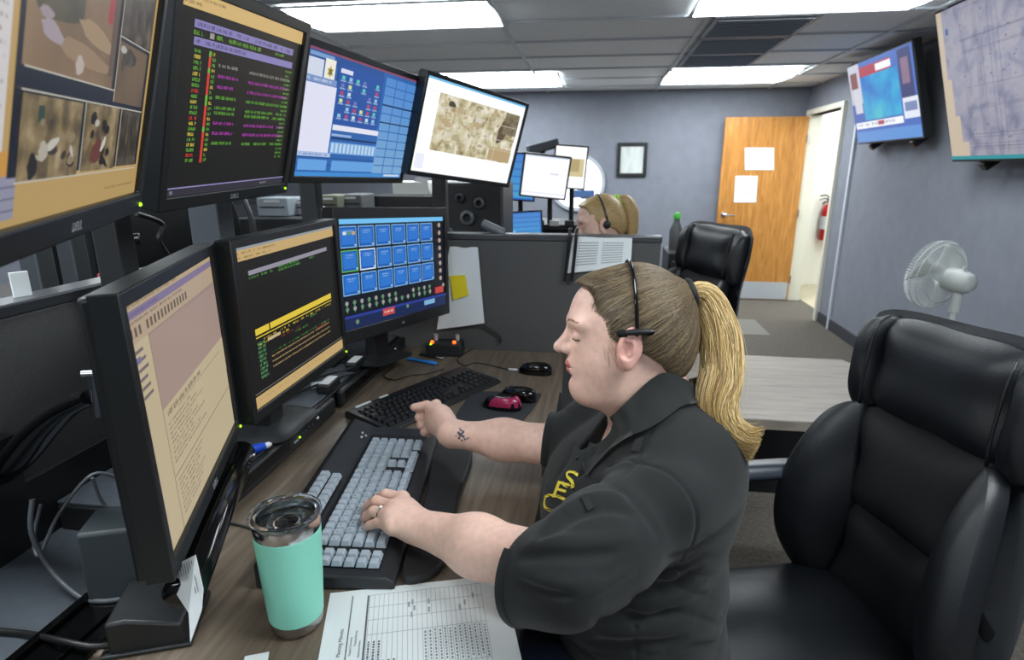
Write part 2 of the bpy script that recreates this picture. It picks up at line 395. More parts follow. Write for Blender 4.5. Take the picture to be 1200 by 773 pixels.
# ------------------------------------------------------------------ wall televisions
def rot_panel(yaw, tilt, roll=0):
    """local X right, Z up, -Y towards the viewer; tilt>0 leans the face upward"""
    return Rz(radians(yaw)) @ Rx(radians(-tilt)) @ Ry(radians(roll))
class Screen:
    """display content laid out in u (right) v (down) on the face of a monitor"""
    def __init__(s, W, H, y=-.0): s.W = W; s.H = H; s.y = y; s.mb = MB(); s.k = 0
    def p(s, u, v, z): return Vector(((u-.5)*s.W, s.y-z, (.5-v)*s.H))
    def rect(s, u0, v0, u1, v1, m, z=None):
        if not isinstance(m, bpy.types.Material): m = scr(m)
        if z is None: s.k += 1; z = .00003*s.k+.0001
        s.mb.quad(s.p(u0, v1, z), s.p(u1, v1, z), s.p(u1, v0, z), s.p(u0, v0, z), m); return s
    def row(s, u0, v, u1, h, m, seed=0, fill=.7, z=None):
        """a line of tiny unreadable letter strokes"""
        r = random.Random(seed*77+int(v*1000)); u = u0; s.k += .2; zz = z or .00003*s.k+.0001; cw = h*.62*s.H/s.W; st = cw*.26; sh = h*.20
        while u < u1:
            for _ in range(r.randint(2, 7)):
                if u+cw > u1: break
                k = r.randint(0, 5)
                if fill > .98 or r.random() < fill+.25:
                    if k != 3: s.rect(u, v, u+st, v+h, m, zz)
                    if k in (0, 1, 4): s.rect(u, v, u+cw*.75, v+sh, m, zz)
                    if k in (1, 2, 3): s.rect(u, v+h*.4, u+cw*.7, v+h*.4+sh, m, zz)
                    if k in (0, 2, 5): s.rect(u, v+h-sh, u+cw*.75, v+h, m, zz)
                    if k in (0, 3, 4): s.rect(u+cw*.52, v, u+cw*.78, v+h, m, zz)
                u += cw
            u += cw*(1 if r.random() < fill else 4)
        return s
    def oval(s, u, v, a, b, m, rot=0):
        if not isinstance(m, bpy.types.Material): m = scr(m)
        s.k += 1; z = .00003*s.k+.0001; n = 14; q = [(a*cos(2*pi*i/n)*(1+.12*sin(3*i)), b*sin(2*pi*i/n)*(1+.12*cos(5*i))) for i in range(n)]
        s.mb.add([s.p(u+x*cos(rot)-y*sin(rot), v+x*sin(rot)+y*cos(rot), z) for x, y in q], [tuple(range(n-1, -1, -1))], m); return s
def tv(name, label, P, W, H, yaw, tilt, content, mount):
    R = rot_panel(yaw, tilt); t = thing(name, label, 'television', P, R=R, group=None)
    MB().box((0, .03, 0), (W+.03, .055, H+.03)).build('housing', m_black, t, bevel=.006)
    s = Screen(W, H, .0005); content(s); s.mb.build('screen', None, t)
    b = MB(); b.box((0, .09, 0), (.3, .06, .25)); b.box((0, .17, -.02), (.08, .14, .06)); b.build('wall_bracket', m_steel, t)
    for sx in (-1, 1): MB().box((sx*W*.32, .06, -H/2-.03), (.05, .1, .05), Rx(.4)).build('mount_foot', m_steel, t, bevel=.005)
    return t
def tv_news(s):
    s.rect(0, 0, 1, 1, scr((70, 110, 200), .9)); s.rect(0, 0, .2, .5, scr((200, 205, 225), .9)); s.rect(.03, .1, .15, .3, scr((150, 90, 90), .8)); s.rect(.05, .3, .18, .62, scr((210, 215, 230), .9))
    s.rect(.2, .06, .7, .18, scr((190, 60, 80), .9)); s.rect(.47, .08, .7, .16, scr((235, 240, 250), 1))
    s.rect(.2, .18, .78, .72, ramp_mat('storm_map', [(.3, (20, 90, 200)), (.55, (40, 170, 220)), (.75, (90, 210, 190))], 4, .3, emit=.9))
    s.rect(.8, .02, .97, .55, scr((60, 70, 130), .8)); s.rect(.83, .12, .93, .4, scr((150, 120, 150), .8)); s.rect(.8, .55, 1, .78, scr((220, 225, 240), 1)); s.rect(.82, .6, .98, .7, scr((120, 140, 190), .9))
    s.rect(.02, .74, .78, .82, scr((235, 240, 250), 1)); s.rect(.4, .75, .5, .8, scr((200, 60, 70), 1)); s.rect(0, .86, 1, 1, scr((90, 150, 225), .9)); s.row(.05, .76, .7, .03, scr((90, 100, 140), .8), 3)
P1 = Vector((2.02, 5.0, 1.985))
tv('wall_television', 'smaller wall television showing a blue weather map', P1, 1.06, .60, -90.5, -16, tv_news, 0)
def tv_map(s):
    s.rect(0, 0, 1, 1, ramp_mat('street_map_display', [(.3, (120, 122, 150)), (.48, (160, 160, 180)), (.6, (176, 172, 186)), (.8, (140, 150, 165))], 9, .3, emit=.75, detail=9, dist=.6))
    s.rect(0, 0, .035, 1, scr((214, 196, 170), .8)); s.rect(.03, .45, .06, 1, scr((214, 196, 170), .8)); s.rect(.06, .7, .09, 1, scr((214, 196, 170), .8)); s.rect(.09, .88, .13, 1, scr((214, 196, 170), .8))
    r = random.Random(5)
    for i in range(26):
        u = r.uniform(.14, .95); s.rect(u, .02, u+.0015, .97, scr((105, 108, 140), .7))
    for i in range(16):
        v = r.uniform(.03, .95); s.rect(.14, v, 1, v+.002, scr((105, 108, 140), .7))
    for i in range(90):
        u, v = r.uniform(.15, .95), r.uniform(.03, .92); s.rect(u, v, u+r.uniform(.004, .012), v+r.uniform(.005, .012), scr(r.choice([(150, 110, 120), (110, 120, 160), (120, 150, 120)]), .7))
    s.rect(.06, .12, .075, .16, scr((60, 90, 170), .8)); s.rect(0, .975, 1, 1, scr((40, 150, 160), .9))
W2 = 1.45; H2 = .82; R2 = rot_panel(-90.5, -16)
BL = onx(1116, 187, 2.07)
P2 = BL - R2 @ Vector((-W2/2, 0, -H2/2))
tv('wall_television', 'large wall television showing a street map, cut by the photo edge', P2, W2, H2, -90.5, -16, tv_map, 0)

# ------------------------------------------------------------------ dispatch desk
YD = 1.985
MB().prism([(-.715, .20), (-.10, .20), (-.085, 1.60), (-.10, 1.985), (-.715, 1.985)], DZ-.03, DZ, m=m_wood).build('desk_surface', None, None, bevel=.002)
dsk = bpy.data.objects['desk_surface']; dsk.name = 'dispatch_desk'; tag(dsk, 'grey-brown wood-grain desk surface under the keyboards', 'desk')
o = MB().box((-.088, .9, DZ-.016), (.006, 1.4, .034)).build('edge_strip', m_black, dsk, bevel=.001)
for y in (.45, 1.7):
    MB().box((-.45, y, (DZ-.03)/2+.02), (.08, .06, DZ-.07)).box((-.45, y, .02), (.6, .07, .04)).build('leg', m_steel, dsk, bevel=.004)
# rear shelf of the console
rs = MB(); rs.box((-.83, 1.09, DZ-.015), (.20, 1.77, .03)).build('rear_shelf', m_slate, None, bevel=.002)
rs = bpy.data.objects['rear_shelf']; tag(rs, 'dark slate rear shelf at the back of the desk, lower left', 'shelf')
b = MB(); b.box((-.935, 1.09, DZ+.035), (.012, 1.77, .16)); b.build('back_rail', m_black, rs, bevel=.003)
cb = MB(); cb.box((-.722, .47, DZ+.004), (.012, .62, .024)); cb.box((-.69, .47, DZ+.002), (.05, .62, .010)); cb.box((-.667, .47, DZ+.005), (.004, .62, .014)); cb.box((-.652, .47, DZ+.003), (.026, .62, .008))
tag(cb.build('cable_channel', m_blackg, bevel=.0015), 'glossy black cable channel between desk top and rear shelf', 'cable channel')
# monitor riser
r = thing('monitor_riser', 'long low black riser with slate top carrying the lower monitors', 'riser', (-.80, 1.38, DZ))
MB().box((0, 0, .024), (.248, 1.14, .046)).build('body', m_black, r, bevel=.003)
MB().box((-.004, 0, .050), (.246, 1.13, .006)).build('top_panel', m_slate, r, bevel=.002)
# partitions
def partition(name, x0, x1, y0, y1, zt, label):
    t = thing(name, label, 'partition', ((x0+x1)/2, (y0+y1)/2, 0)); sx, sy = x1-x0, y1-y0
    MB().box((0, 0, (zt-.02)/2+.01), (sx, sy, zt-.04)).build('fabric_panel', m_panel, t, bevel=.004)
    MB().box((0, 0, zt-.01), (sx+.006, sy+.006, .022)).build('top_cap', mat('dark_metal_cap', (92, 94, 98), .3, .6), t, bevel=.004, seg=3)
    MB().box((0, 0, .02), (sx, sy, .04)).build('kick_base', m_black, t); return t
partition('desk_partition', -.98, .205, 1.987, 2.04, 1.285, 'charcoal fabric desk partition behind the keyboards with a pale top edge')
partition('desk_partition', -1.0, -.945, .05, 1.98, 1.285, 'charcoal fabric partition behind the row of monitors, far left')

# ------------------------------------------------------------------ monitors
m_housing = mat('monitor_black', (27, 30, 32), .38, bump=.12, bscale=1200)
m_led = mat('green_led', (90, 160, 20), .4, emit=(170, 230, 40), estr=1.2)
m_logo = mat('silver_logo', (185, 188, 192), .35, .4)
def monitor(label, C, yaw, tilt, roll, W, H, content, bez=(.018, .018, .018, .024), deep=.055, led=True, logo=True, stand='arm', glossy=False, buttons=0, hb=None):
    R = rot_panel(yaw, tilt, roll); t = thing('monitor', label, 'monitor', C, R=R)
    l, r_, tp, bt = bez; hm = hb or m_housing
    x0, x1, z0, z1 = -W/2-l, W/2+r_, -H/2-bt, H/2+tp
    f = MB()   # front bezel ring with an inner lip
    out = [(x0, z0), (x1, z0), (x1, z1), (x0, z1)]; inn = [(-W/2, -H/2), (W/2, -H/2), (W/2, H/2), (-W/2, H/2)]
    vs = [(x, 0.024, z) for x, z in out]+[(x, -.006, z) for x, z in out]+[(x, -.006, z) for x, z in inn]+[(x, .002, z) for x, z in inn]
    fs = []
    for i in range(4):
        j = (i+1) % 4; fs += [(i, j, 4+j, 4+i), (4+i, 4+j, 8+j, 8+i), (8+i, 8+j, 12+j, 12+i)]
    f.add(vs, fs); f.build('bezel', hm, t, bevel=.002)
    k = MB(); k.box(((x0+x1)/2, .026, (z0+z1)/2), (x1-x0-.004, .020, z1-z0-.004)); k.box((0, .03+deep*.5, 0), (W*.62, deep, H*.55)); k.build('rear_housing', hm, t, bevel=.006)
    s = Screen(W, H, .001); content(s); s.mb.build('screen', None, t)
    if logo: MB().text(logo if isinstance(logo, str) else 'DELL', (0, -.0068, -H/2-bt*.52), (1, 0, 0), (0, 0, 1), .0085, m_logo).build('logo', None, t)
    if led: MB().ball((x1-.012, -.0065, z0+.011), .0028, 10).build('power_light', m_led, t, smooth=180)
    for i in range(buttons): MB().ball((x1-.025-.011*i, -.006, z0+.011), (.0035, .0015, .0022), 10).build('button', m_dark, t, smooth=180)
    if stand == 'base':
        zb = (DZ+.053-C[2])/R[2][2]
        q = R.inverted()
        n = MB(); top = Vector((0, .09, -.02)); bot = q @ (Vector((C[0], C[1], DZ+.055))+R @ Vector((0, .1, 0))*1 - Vector(C)); bot.y = .11
        n.box(((top+bot)/2).to_tuple(), (.075, .04, (top-bot).length)); n.build('neck', hm, t, bevel=.01)
        bm = MB(); bm.pillow([(-.09, .03), (0, .015), (.09, .03), (.09, .16), (-.09, .16)], .010, lambda a, b_, h_: Vector((a, b_+.0, bot.z+h_+.003)), back=.003, e=5); bm.build('stand_foot', m_black, t, smooth=50)
    elif stand == 'arm':
        MB().box((0, .036+deep, 0), (.11, .016, .11)).tube([(0, deep*1.3, 0), (0, .13, 0)], .022, 12).build('mount_bracket', m_steel, t, bevel=.002)
    return t
def soundbar(par_name, label, C, R, W, knobs, off):
    t = thing('soundbar', label, 'speaker', Vector(C)+R @ Vector(off), R=R)
    m_ = MB(); m_.tube([(-W/2, 0, 0), (-W/2+.006, 0, 0), (W/2-.006, 0, 0), (W/2, 0, 0)], [.020, .025, .025, .020], 16, flat=.9); m_.build('body', m_blackg if knobs == 0 else m_black, t, smooth=60)
    for i in range(3): MB().ball((W/2-.05-.014*i, -.024, .004), .003, 8).build('button', m_dark, t, smooth=180)
    MB().ball((W/2-.025, -.0245, .0), .005, 12).build('volume_knob', m_chrome, t, smooth=180); return t
TAN = (206, 180, 132); DK = (30, 29, 28)
def c_u0(s):
    s.rect(0, 0, 1, 1, scr((196, 162, 96), .75)); s.rect(0, 0, .185, .81, scr((212, 206, 206), .8)); s.rect(.0, .81, .24, .87, scr((205, 145, 60), .85)); s.rect(0, .87, .24, .98, scr((150, 150, 172), .75))
    for i in range(3): s.rect(0, .895+i*.03, .24, .9+i*.03, scr((120, 118, 140), .7))
    for i in range(26): s.row(.02, .03+i*.028, .17 if i % 7 else .08, .009, scr((130, 125, 130), .7), i, .7 if i % 5 else .1)
    bl = scr((26, 27, 36), .9); s.rect(.205, .03, .975, .875, bl)
    cam1 = ramp_mat('corridor_picture', [(.25, (92, 78, 60)), (.5, (132, 106, 78)), (.75, (150, 124, 92))], 5, .4, emit=.75, dist=1.0)
    cam2 = ramp_mat('office_picture', [(.3, (64, 56, 42)), (.45, (110, 94, 62)), (.6, (150, 130, 92)), (.75, (186, 172, 140))], 34, .4, emit=.75, detail=6)
    dk = ramp_mat('dark_picture', [(.3, (38, 34, 30)), (.55, (84, 74, 58)), (.75, (130, 118, 92))], 40, .4, emit=.7, detail=6)
    s.rect(.225, .03, .68, .60, cam1); s.rect(.225, .03, .47, .40, ramp_mat('dim_wall_picture', [(.3, (62, 60, 46)), (.6, (92, 84, 62))], 30, .4, emit=.7, detail=6))
    s.oval(.35, .42, .12, .05, ramp_mat('dim_wall_picture', [], 1)); s.oval(.56, .46, .11, .03, scr((168, 140, 104), .75), .2); s.oval(.5, .53, .15, .03, scr((156, 128, 94), .75), .1)
    s.rect(.61, .20, .64, .40, scr((170, 50, 62), .8)); s.rect(.645, .03, .68, .56, scr((104, 84, 66), .7)); s.rect(.53, .1, .56, .33, scr((140, 124, 112), .7))
    s.oval(.33, .50, .05, .024, scr((166, 152, 160), .75), .3); s.oval(.47, .56, .022, .028, scr((186, 170, 158), .8)); s.oval(.30, .46, .03, .014, scr((160, 146, 150), .75))
    s.rect(.70, .20, .97, .41, dk); s.rect(.70, .43, .95, .64, ramp_mat('brown_room_picture', [(.3, (84, 68, 50)), (.6, (116, 94, 68))], 9, .4, emit=.7)); s.oval(.74, .455, .025, .012, scr((176, 176, 168), .8)); s.oval(.80, .475, .05, .03, dk); s.oval(.75, .5, .02, .03, dk)
    s.rect(.235, .665, .51, .888, cam2); s.rect(.53, .66, .76, .88, cam2); s.rect(.77, .655, .95, .875, dk)
    ro = random.Random(2)
    s.rect(.30, .69, .325, .735, scr((58, 78, 66), .75))
    for k in range(16): s.oval(ro.uniform(.27, .48), ro.uniform(.73, .86), ro.uniform(.006, .017), ro.uniform(.008, .022), scr(ro.choice([(196, 192, 176), (44, 38, 32), (176, 166, 146), (70, 60, 48), (150, 132, 100)]), .75), ro.uniform(0, 3))
    s.oval(.37, .79, .032, .013, scr((196, 192, 180), .8), -.5); s.oval(.29, .85, .02, .035, scr((40, 34, 30), .8)); s.oval(.33, .81, .02, .028, scr((186, 178, 160), .75))
    for k in range(9): s.oval(ro.uniform(.57, .70), ro.uniform(.70, .86), ro.uniform(.008, .02), ro.uniform(.014, .034), scr((40, 33, 30), .8), ro.uniform(0, 3))
    s.oval(.615, .815, .032, .045, scr((112, 60, 50), .75), .5); s.oval(.655, .79, .010, .03, scr((204, 200, 192), .8), .5); s.oval(.60, .72, .014, .012, scr((190, 184, 170), .8))
    for k in range(5): s.rect(.79+.028*k, .68, .797+.028*k, .84, scr((44, 38, 32), .75))
    w_ = scr((200, 196, 180), .8)
    for a in ((.225, .6, .69, .604), (.222, .655, .95, .659), (.69, .2, .694, .64), (.515, .66, .519, .88), (.765, .66, .769, .88), (.22, .885, .95, .889), (.69, .415, .96, .419)): s.rect(*a, w_)
    s.row(.7, .945, .95, .008, scr((120, 90, 50), .7), 4)
def c_u1(s):
    s.rect(0, 0, 1, 1, scr(DK, .9)); s.rect(0, 0, 1, .075, scr((214, 178, 112), .9)); s.row(.02, .045, .14, .014, scr((110, 90, 60), .8), 5, 1); s.row(.05, .017, .3, .012, scr((110, 90, 60), .8), 6, 1)
    lav = scr((140, 132, 196), .8); s.rect(.10, .12, .92, .158, lav); s.rect(.105, .20, .93, .238, lav)
    s.row(.12, .13, .5, .018, scr((70, 66, 110), .7), 1); s.row(.55, .13, .9, .018, scr((70, 66, 110), .7), 2); s.row(.12, .21, .5, .018, scr((70, 66, 110), .7), 3)
    gr, yl, rd, mg, wt = scr((110, 190, 60), .8), scr((225, 205, 70), .85), scr((222, 62, 50), .85), scr((190, 60, 190), .8), scr((170, 170, 165), .7)
    s.row(.1, .17, .16, .02, gr, 8, 1); s.rect(.205, .165, .235, .192, wt); s.row(.25, .168, .62, .02, gr, 9, .95); s.row(.74, .168, .84, .014, gr, 10, 1)
    lines = [(0, 0), (1, wt), (2, 0), (3, mg), (4, 0), (5, mg), (6, 0), (7, gr), (8, 0), (9, gr), (10, gr), (11, 0), (12, mg), (13, 0), (14, mg), (15, 0), (16, gr)]
    for i in range(21):
        v = .255+i*.0275; c = [gr, yl, gr, gr, yl, gr, gr, rd, gr, yl, gr, gr, rd, yl, gr, yl, gr, yl, gr, rd, gr][i]
        s.row(.115, v, .168, .017, c, i+80, 1); s.row(.238, v, .266, .016, gr if i % 3 else yl, i+90, 1)
        s.rect(.212, v-.004, .228, v+.023, rd if i not in (0, 3, 8, 9, 14) else gr)
        if i < 17 and lines[i][1]: s.row(.285, v+.02, .45, .016, lines[i][1], i, .97); s.row(.53, v+.025, .92, .016, lines[i][1], i+40, .95)
        s.row(.87, v+.002, .94, .012, gr, i+60, .9)
    s.rect(0, .962, 1, 1, scr((52, 50, 62), .9)); s.rect(0, .955, 1, .962, scr((150, 140, 196), .8)); s.rect(0, .96, .012, 1, scr((150, 140, 196), .8)); s.rect(.03, .972, .05, .99, scr((120, 120, 130), .8)); s.row(.75, .975, .82, .012, wt, 3, 1)
def c_u2(s):
    s.rect(0, 0, 1, 1, scr((44, 100, 178), .95)); s.rect(0, 0, 1, .018, scr((150, 80, 110), .8)); s.rect(0, .02, .64, .1, scr((40, 84, 160), .9))
    s.rect(0, .075, .125, .22, scr((205, 214, 232), .95)); s.rect(.02, .03, .2, .06, scr((120, 160, 210), .9)); s.rect(.135, .055, .215, .25, scr((235, 232, 220), .95))
    # gold star badge inside the white card
    k = .0016; c = (.175, .15); pts = []
    for i in range(12):
        a = pi*2*i/12; rr = 1 if i % 2 == 0 else .55; pts.append(s.p(c[0]+.026*rr*sin(a), c[1]-.05*rr*cos(a), k))
    s.mb.add(pts+[s.p(c[0], c[1], k)], [(i, (i+1) % 12, 12) for i in range(12)][::-1], scr((190, 160, 50), .9))
    s.rect(.165, .13, .185, .17, scr((110, 130, 60), .8), .0018)
    s.rect(.0, .26, .245, .8, scr((218, 220, 240), .98)); s.rect(.235, .1, .245, .26, scr((30, 60, 130), .9)); s.rect(0, .205, .24, .255, scr((120, 150, 205), .9)); s.row(.01, .22, .22, .02, scr((220, 225, 240), .9), 2)
    s.rect(.25, .065, .65, .55, scr((38, 84, 168), .95)); s.rect(.26, .095, .36, .13, scr((215, 215, 240), .95))
    r = random.Random(4); cols = [(90, 210, 200), (225, 235, 150), (190, 70, 120), (150, 200, 240), (120, 120, 200), (200, 230, 240)]
    for j in range(6):
        for i in range(6):
            u = .275+i*.062; v = .15+j*.062
            if r.random() < .82: s.rect(u, v, u+.026, v+.03, scr(r.choice(cols), .85)); s.rect(u-.008, v+.034, u+.036, v+.046, scr((150, 180, 225), .8))
    s.rect(.25, .555, .67, .60, scr((225, 226, 240), .95)); s.rect(.25, .63, .42, .65, scr((150, 180, 225), .9))
    s.rect(.25, .66, .69, .675, scr((24, 50, 100), .9)); s.rect(.25, .70, .68, .80, scr((110, 165, 225), .95))
    for i in range(12): s.rect(.26+i*.034, .71, .28+i*.034, .79, scr((190, 215, 240), .9))
    s.rect(0, .80, .26, .835, scr((170, 195, 235), .9)); s.row(.02, .81, .24, .015, scr((80, 110, 170), .9), 8)
    for v in (.84, .9): s.rect(0, v, .7, v+.006, scr((30, 70, 140), .9))
    for a in (0, .26): s.rect(a+.02, .86, a+.24, .95, scr((95, 160, 228), .95))
    s.rect(.5, .86, .68, .95, scr((95, 160, 228), .95)); s.rect(0, .965, 1, 1, scr((60, 140, 215), .95)); s.rect(.8, .97, .98, .99, scr((200, 220, 240), .9))
    for j in range(11):
        for i in range(3):
            v = .055+j*.083; s.rect(.665+i*.113, v, .77+i*.113, v+.074, scr((78+j*4, 138+j*3, 214), .95))
    for v in (.30, .46): s.rect(.66, v, 1, v+.012, scr((30, 50, 90), .9))
m_aerial = ramp_mat('aerial_photo', [(.28, (110, 96, 74)), (.4, (176, 162, 124)), (.5, (206, 196, 160)), (.65, (236, 230, 212))], 32, .4, emit=.9, detail=8, dist=.8)
def c_u3(s):
    s.rect(0, 0, 1, 1, scr((250, 252, 250), 1.15)); s.rect(0, 0, 1, .022, scr((110, 190, 240), 1))
    s.rect(.13, .13, .96, .75, m_aerial)
    r = random.Random(9)
    for i in range(0):
        u, v = r.uniform(.14, .85), r.uniform(.14, .66); s.rect(u, v, u+r.uniform(.03, .1), v+r.uniform(.04, .09), scr(r.choice([(186, 172, 128), (150, 140, 100), (214, 208, 190), (196, 160, 110)]), .85))
    [s.oval(r.uniform(.16, .93), r.uniform(.17, .71), r.uniform(.008, .04), r.uniform(.01, .045), scr(r.choice([(190, 178, 138), (170, 158, 120), (222, 216, 200), (200, 176, 134), (206, 196, 160)]), .85), r.uniform(0, 3)) for _ in range(60)]; s.oval(.80, .38, .05, .15, scr((112, 92, 74), .75), .15); s.rect(.8, .14, .96, .4, ramp_mat('rock_photo', [(.3, (90, 78, 60)), (.7, (160, 146, 116))], 60, .4, emit=.8)); s.oval(.25, .22, .035, .03, scr((92, 84, 70), .7), .4); s.rect(.7, .58, .95, .74, scr((196, 170, 124), .85))
    for u in (.3, .47, .62, .75): s.rect(u, .14, u+.004, .74, scr((225, 218, 195), .9))
    for v in (.3, .48, .6): s.rect(.14, v, .95, v+.005, scr((225, 218, 195), .9))
    s.rect(.02, .8, .1, .97, scr((225, 228, 242), 1.05)); s.rect(.02, .12, .1, .13, scr((222, 226, 232), 1))
def c_m1(s):
    cr = scr((214, 196, 158), .68); s.rect(0, 0, 1, 1, cr); s.rect(0, .03, 1, .062, scr((150, 134, 172), .62)); s.rect(0, .062, 1, .15, scr((205, 180, 152), .66)); s.rect(0, .0, 1, .03, scr((206, 180, 140), .68))
    s.rect(.165, .15, 1, .47, scr((196, 168, 156), .6)); s.rect(.162, .15, .167, 1, scr((160, 140, 120), .6)); s.rect(.16, .151, 1, .154, scr((150, 130, 120), .6)); s.rect(.62, .47, 1, .62, scr((196, 168, 156), .6), .00035)
    s.rect(.55, .47, 1, .66, scr((214, 196, 158), .68), .0006)
    ik = scr((110, 92, 84), .6); iv = scr((110, 92, 140), .6)
    s.row(.02, .008, .5, .012, ik, 1, .9); s.row(.02, .04, .3, .012, iv, 2, 1); s.row(.03, .07, .55, .010, ik, 3, .8)
    for i in range(16): s.rect(.03+i*.034+(.03 if i > 2 else 0), .095, .048+i*.034+(.03 if i > 2 else 0), .13, scr((124, 108, 92), .6))
    for i in range(6): s.rect(.04, .175+i*.035, .04+.06+.01*(i % 3), .188+i*.035, scr((140, 124, 130), .6))
    s.rect(.03, .2, .07, .225, scr((140, 134, 180), .6)); s.row(.2, .49, .6, .022, ik, 4, 1, .0008)
    for i in range(9): s.row(.19, .54+i*.021, .44+.08*(i % 3), .009, ik, 5+i, .85, .0008)
    for a in ((.56, .16, 1, .163), (.3, .52, .92, .523)): s.rect(*a, scr((160, 140, 120), .6), .0007)
    s.rect(.17, .76, 1, .766, scr((170, 150, 125), .6), .0008)
    for i in range(8): s.row(.19, .79+i*.022, .5-.03*(i % 4), .009, ik, 15+i, .85, .0008)
def c_m2(s):
    dk = scr((30, 28, 27), .85); tn = scr((206, 172, 112), .85); s.rect(0, 0, 1, 1, dk); s.rect(0, 0, 1, .018, scr((150, 160, 172), .8)); s.rect(0, .018, 1, .082, tn); s.row(.02, .03, .35, .012, scr((120, 96, 60), .7), 1); s.row(.02, .058, .3, .012, scr((120, 96, 60), .7), 2)
    s.rect(.09, .15, .9, .178, scr((160, 156, 172), .75)); gr = scr((90, 180, 70), .75); s.row(.09, .186, .3, .014, gr, 3, .6); s.row(.35, .175, .56, .014, gr, 4, .95); s.row(.35, .196, .58, .014, gr, 5, .98); s.row(.68, .184, .74, .014, gr, 6, 1)
    yl = scr((226, 196, 52), .95); s.rect(.085, .512, .205, .552, yl); s.rect(.215, .512, .9, .552, yl); s.rect(.085, .565, .9, .572, yl)
    s.row(.15, .585, .9, .012, yl, 7, .5); s.row(.1, .61, .4, .012, yl, 8, .6)
    for i in range(9): s.row(.09, .60+i*.027, .16, .018, scr((96, 170, 110), .75), i+5, 1)
    s.rect(.18, .60, .3, .62, scr((210, 190, 140), .8)); s.row(.3, .63, .5, .012, scr((160, 60, 50), .7), 11, .5); s.row(.45, .65, .6, .012, gr, 12, .6); s.row(.62, .6, .7, .014, gr, 13, 1)
    for v, m_ in ((.70, gr), (.725, tn), (.76, tn), (.795, tn)): s.row(.2, v, .85, .010, m_, int(v*100), .97 if m_ == tn else .35)
    s.row(.68, .715, .82, .012, scr((190, 60, 50), .75), 30, 1)
    s.rect(0, .905, 1, .912, scr((120, 118, 112), .7)); s.rect(0, .925, 1, 1, tn); s.rect(0, .925, .02, .95, scr((30, 30, 30), .8)); s.row(.05, .95, .9, .01, scr((150, 124, 80), .75), 31, .3)
def c_m3(s):
    s.rect(0, 0, 1, 1, scr((22, 26, 38), .95)); s.rect(0, 0, 1, .045, scr((104, 186, 240), 1))
    for j in range(3):
        for i in range(6):
            u = .01+i*.145; v = .062+j*.215
            edge = scr((96, 190, 60), .9) if (i, j) == (0, 1) else (scr((120, 180, 235), .9) if j != 1 or i != 1 else scr((225, 240, 255), 1))
            s.rect(u, v, u+.132, v+.195, edge); s.rect(u+.006, v+.01, u+.126, v+.185, scr((24, 88, 178), 1)); s.rect(u+.016, v+.025, u+.116, v+.165, scr((38, 114, 208), 1)); s.row(u+.04, v+.04, u+.1, .01, scr((190, 215, 240), .9), i*3+j, 1); s.row(u+.04, v+.06, u+.09, .01, scr((150, 190, 235), .9), i*3+j+9, 1)
            s.rect(u+.112, v+.165, u+.124, v+.18, scr((180, 215, 245), .9))
    for k, c in enumerate(((220, 225, 220), (90, 150, 120), (200, 170, 120))): s.rect(.03+.035*k, .11, .055+.035*k, .14, scr(c, .9))
    m3 = [scr((170, 170, 165), .8), scr((110, 150, 120), .8)]
    def disc(u, v, r, m_):
        n = 12; s.k += 1; z = .00003*s.k+.0001; p = [s.p(u+r*cos(2*pi*i/n), v+r*1.6*sin(2*pi*i/n), z) for i in range(n)]; s.mb.add(p, [tuple(range(n-1, -1, -1))], m_)
    for j in range(2):
        for i in range(14):
            if i in (8, 9) and j == 0: continue
            disc(.03+i*.06, .755+j*.055, .013, m3[(i+j) % 2]); disc(.03+i*.06, .78+j*.055, .004, scr((60, 200, 90), .8))
    for j in range(8): disc(.94, .09+j*.085, .016, scr((190, 170, 150), .8))
    disc(.97, .77, .014, m3[0]); s.rect(0, .87, 1, .895, scr((40, 60, 150), .95)); s.rect(0, .895, 1, 1, scr((26, 40, 84), .95)); s.rect(.32, .88, .43, .95, scr((205, 70, 70), .9)); s.row(.335, .905, .42, .02, scr((240, 225, 220), .9), 3, 1); s.rect(.87, .78, .97, .85, scr((200, 66, 66), .9)); disc(.1, .94, .014, m3[1]); disc(.56, .91, .013, m3[1]); s.rect(.74, .9, .86, .95, scr((120, 180, 225), .9))
MP = {
 'M1': ((-.567, .736, 1.205), 112.3, 1, 0, .408, .306), 'M2': ((-.628, 1.169, 1.212), 90.3, .5, -.4, .408, .306), 'M3': ((-.573, 1.675, 1.217), 73.6, 2, 3.4, .51, .287),
 'U0': ((-.458, .523, 1.604), 117, -15, -2, .474, .296), 'U1': ((-.631, 1.046, 1.607), 91.7, -15.9, -2.2, .376, .301), 'U2': ((-.606, 1.54, 1.611), 79.3, -14.1, 1.4, .49, .276), 'U3': ((-.41, 1.976, 1.599), 59.8, -13.7, 6, .477, .268)}
def MR(k): return rot_panel(*MP[k][1:4])
m1_ = monitor('nearest lower monitor showing a cream text document', *MP['M1'], c_m1, bez=(.014, .018, .018, .022), deep=.04, stand='none', buttons=3)
monitor('lower monitor with dark screen and a bright yellow bar', *MP['M2'], c_m2, bez=(.016, .014, .016, .022), deep=.05, stand='base', logo=False)
monitor('touchscreen monitor filled with blue square buttons', *MP['M3'], c_m3, bez=(.022, .018, .03, .035), deep=.045, stand='base', led=False, logo='elo', hb=m_black)
monitor('topmost left monitor tiled with camera pictures, cut by the photo edge', *MP['U0'], c_u0, bez=(.02, .017, .02, .026), deep=.045, buttons=3)
monitor('upper monitor with dark screen of green and magenta text rows', *MP['U1'], c_u1, bez=(.018, .018, .02, .022), deep=.055)
monitor('upper monitor with blue control windows and a white badge card', *MP['U2'], c_u2, bez=(.015, .015, .014, .016), deep=.03, led=False, logo=False)
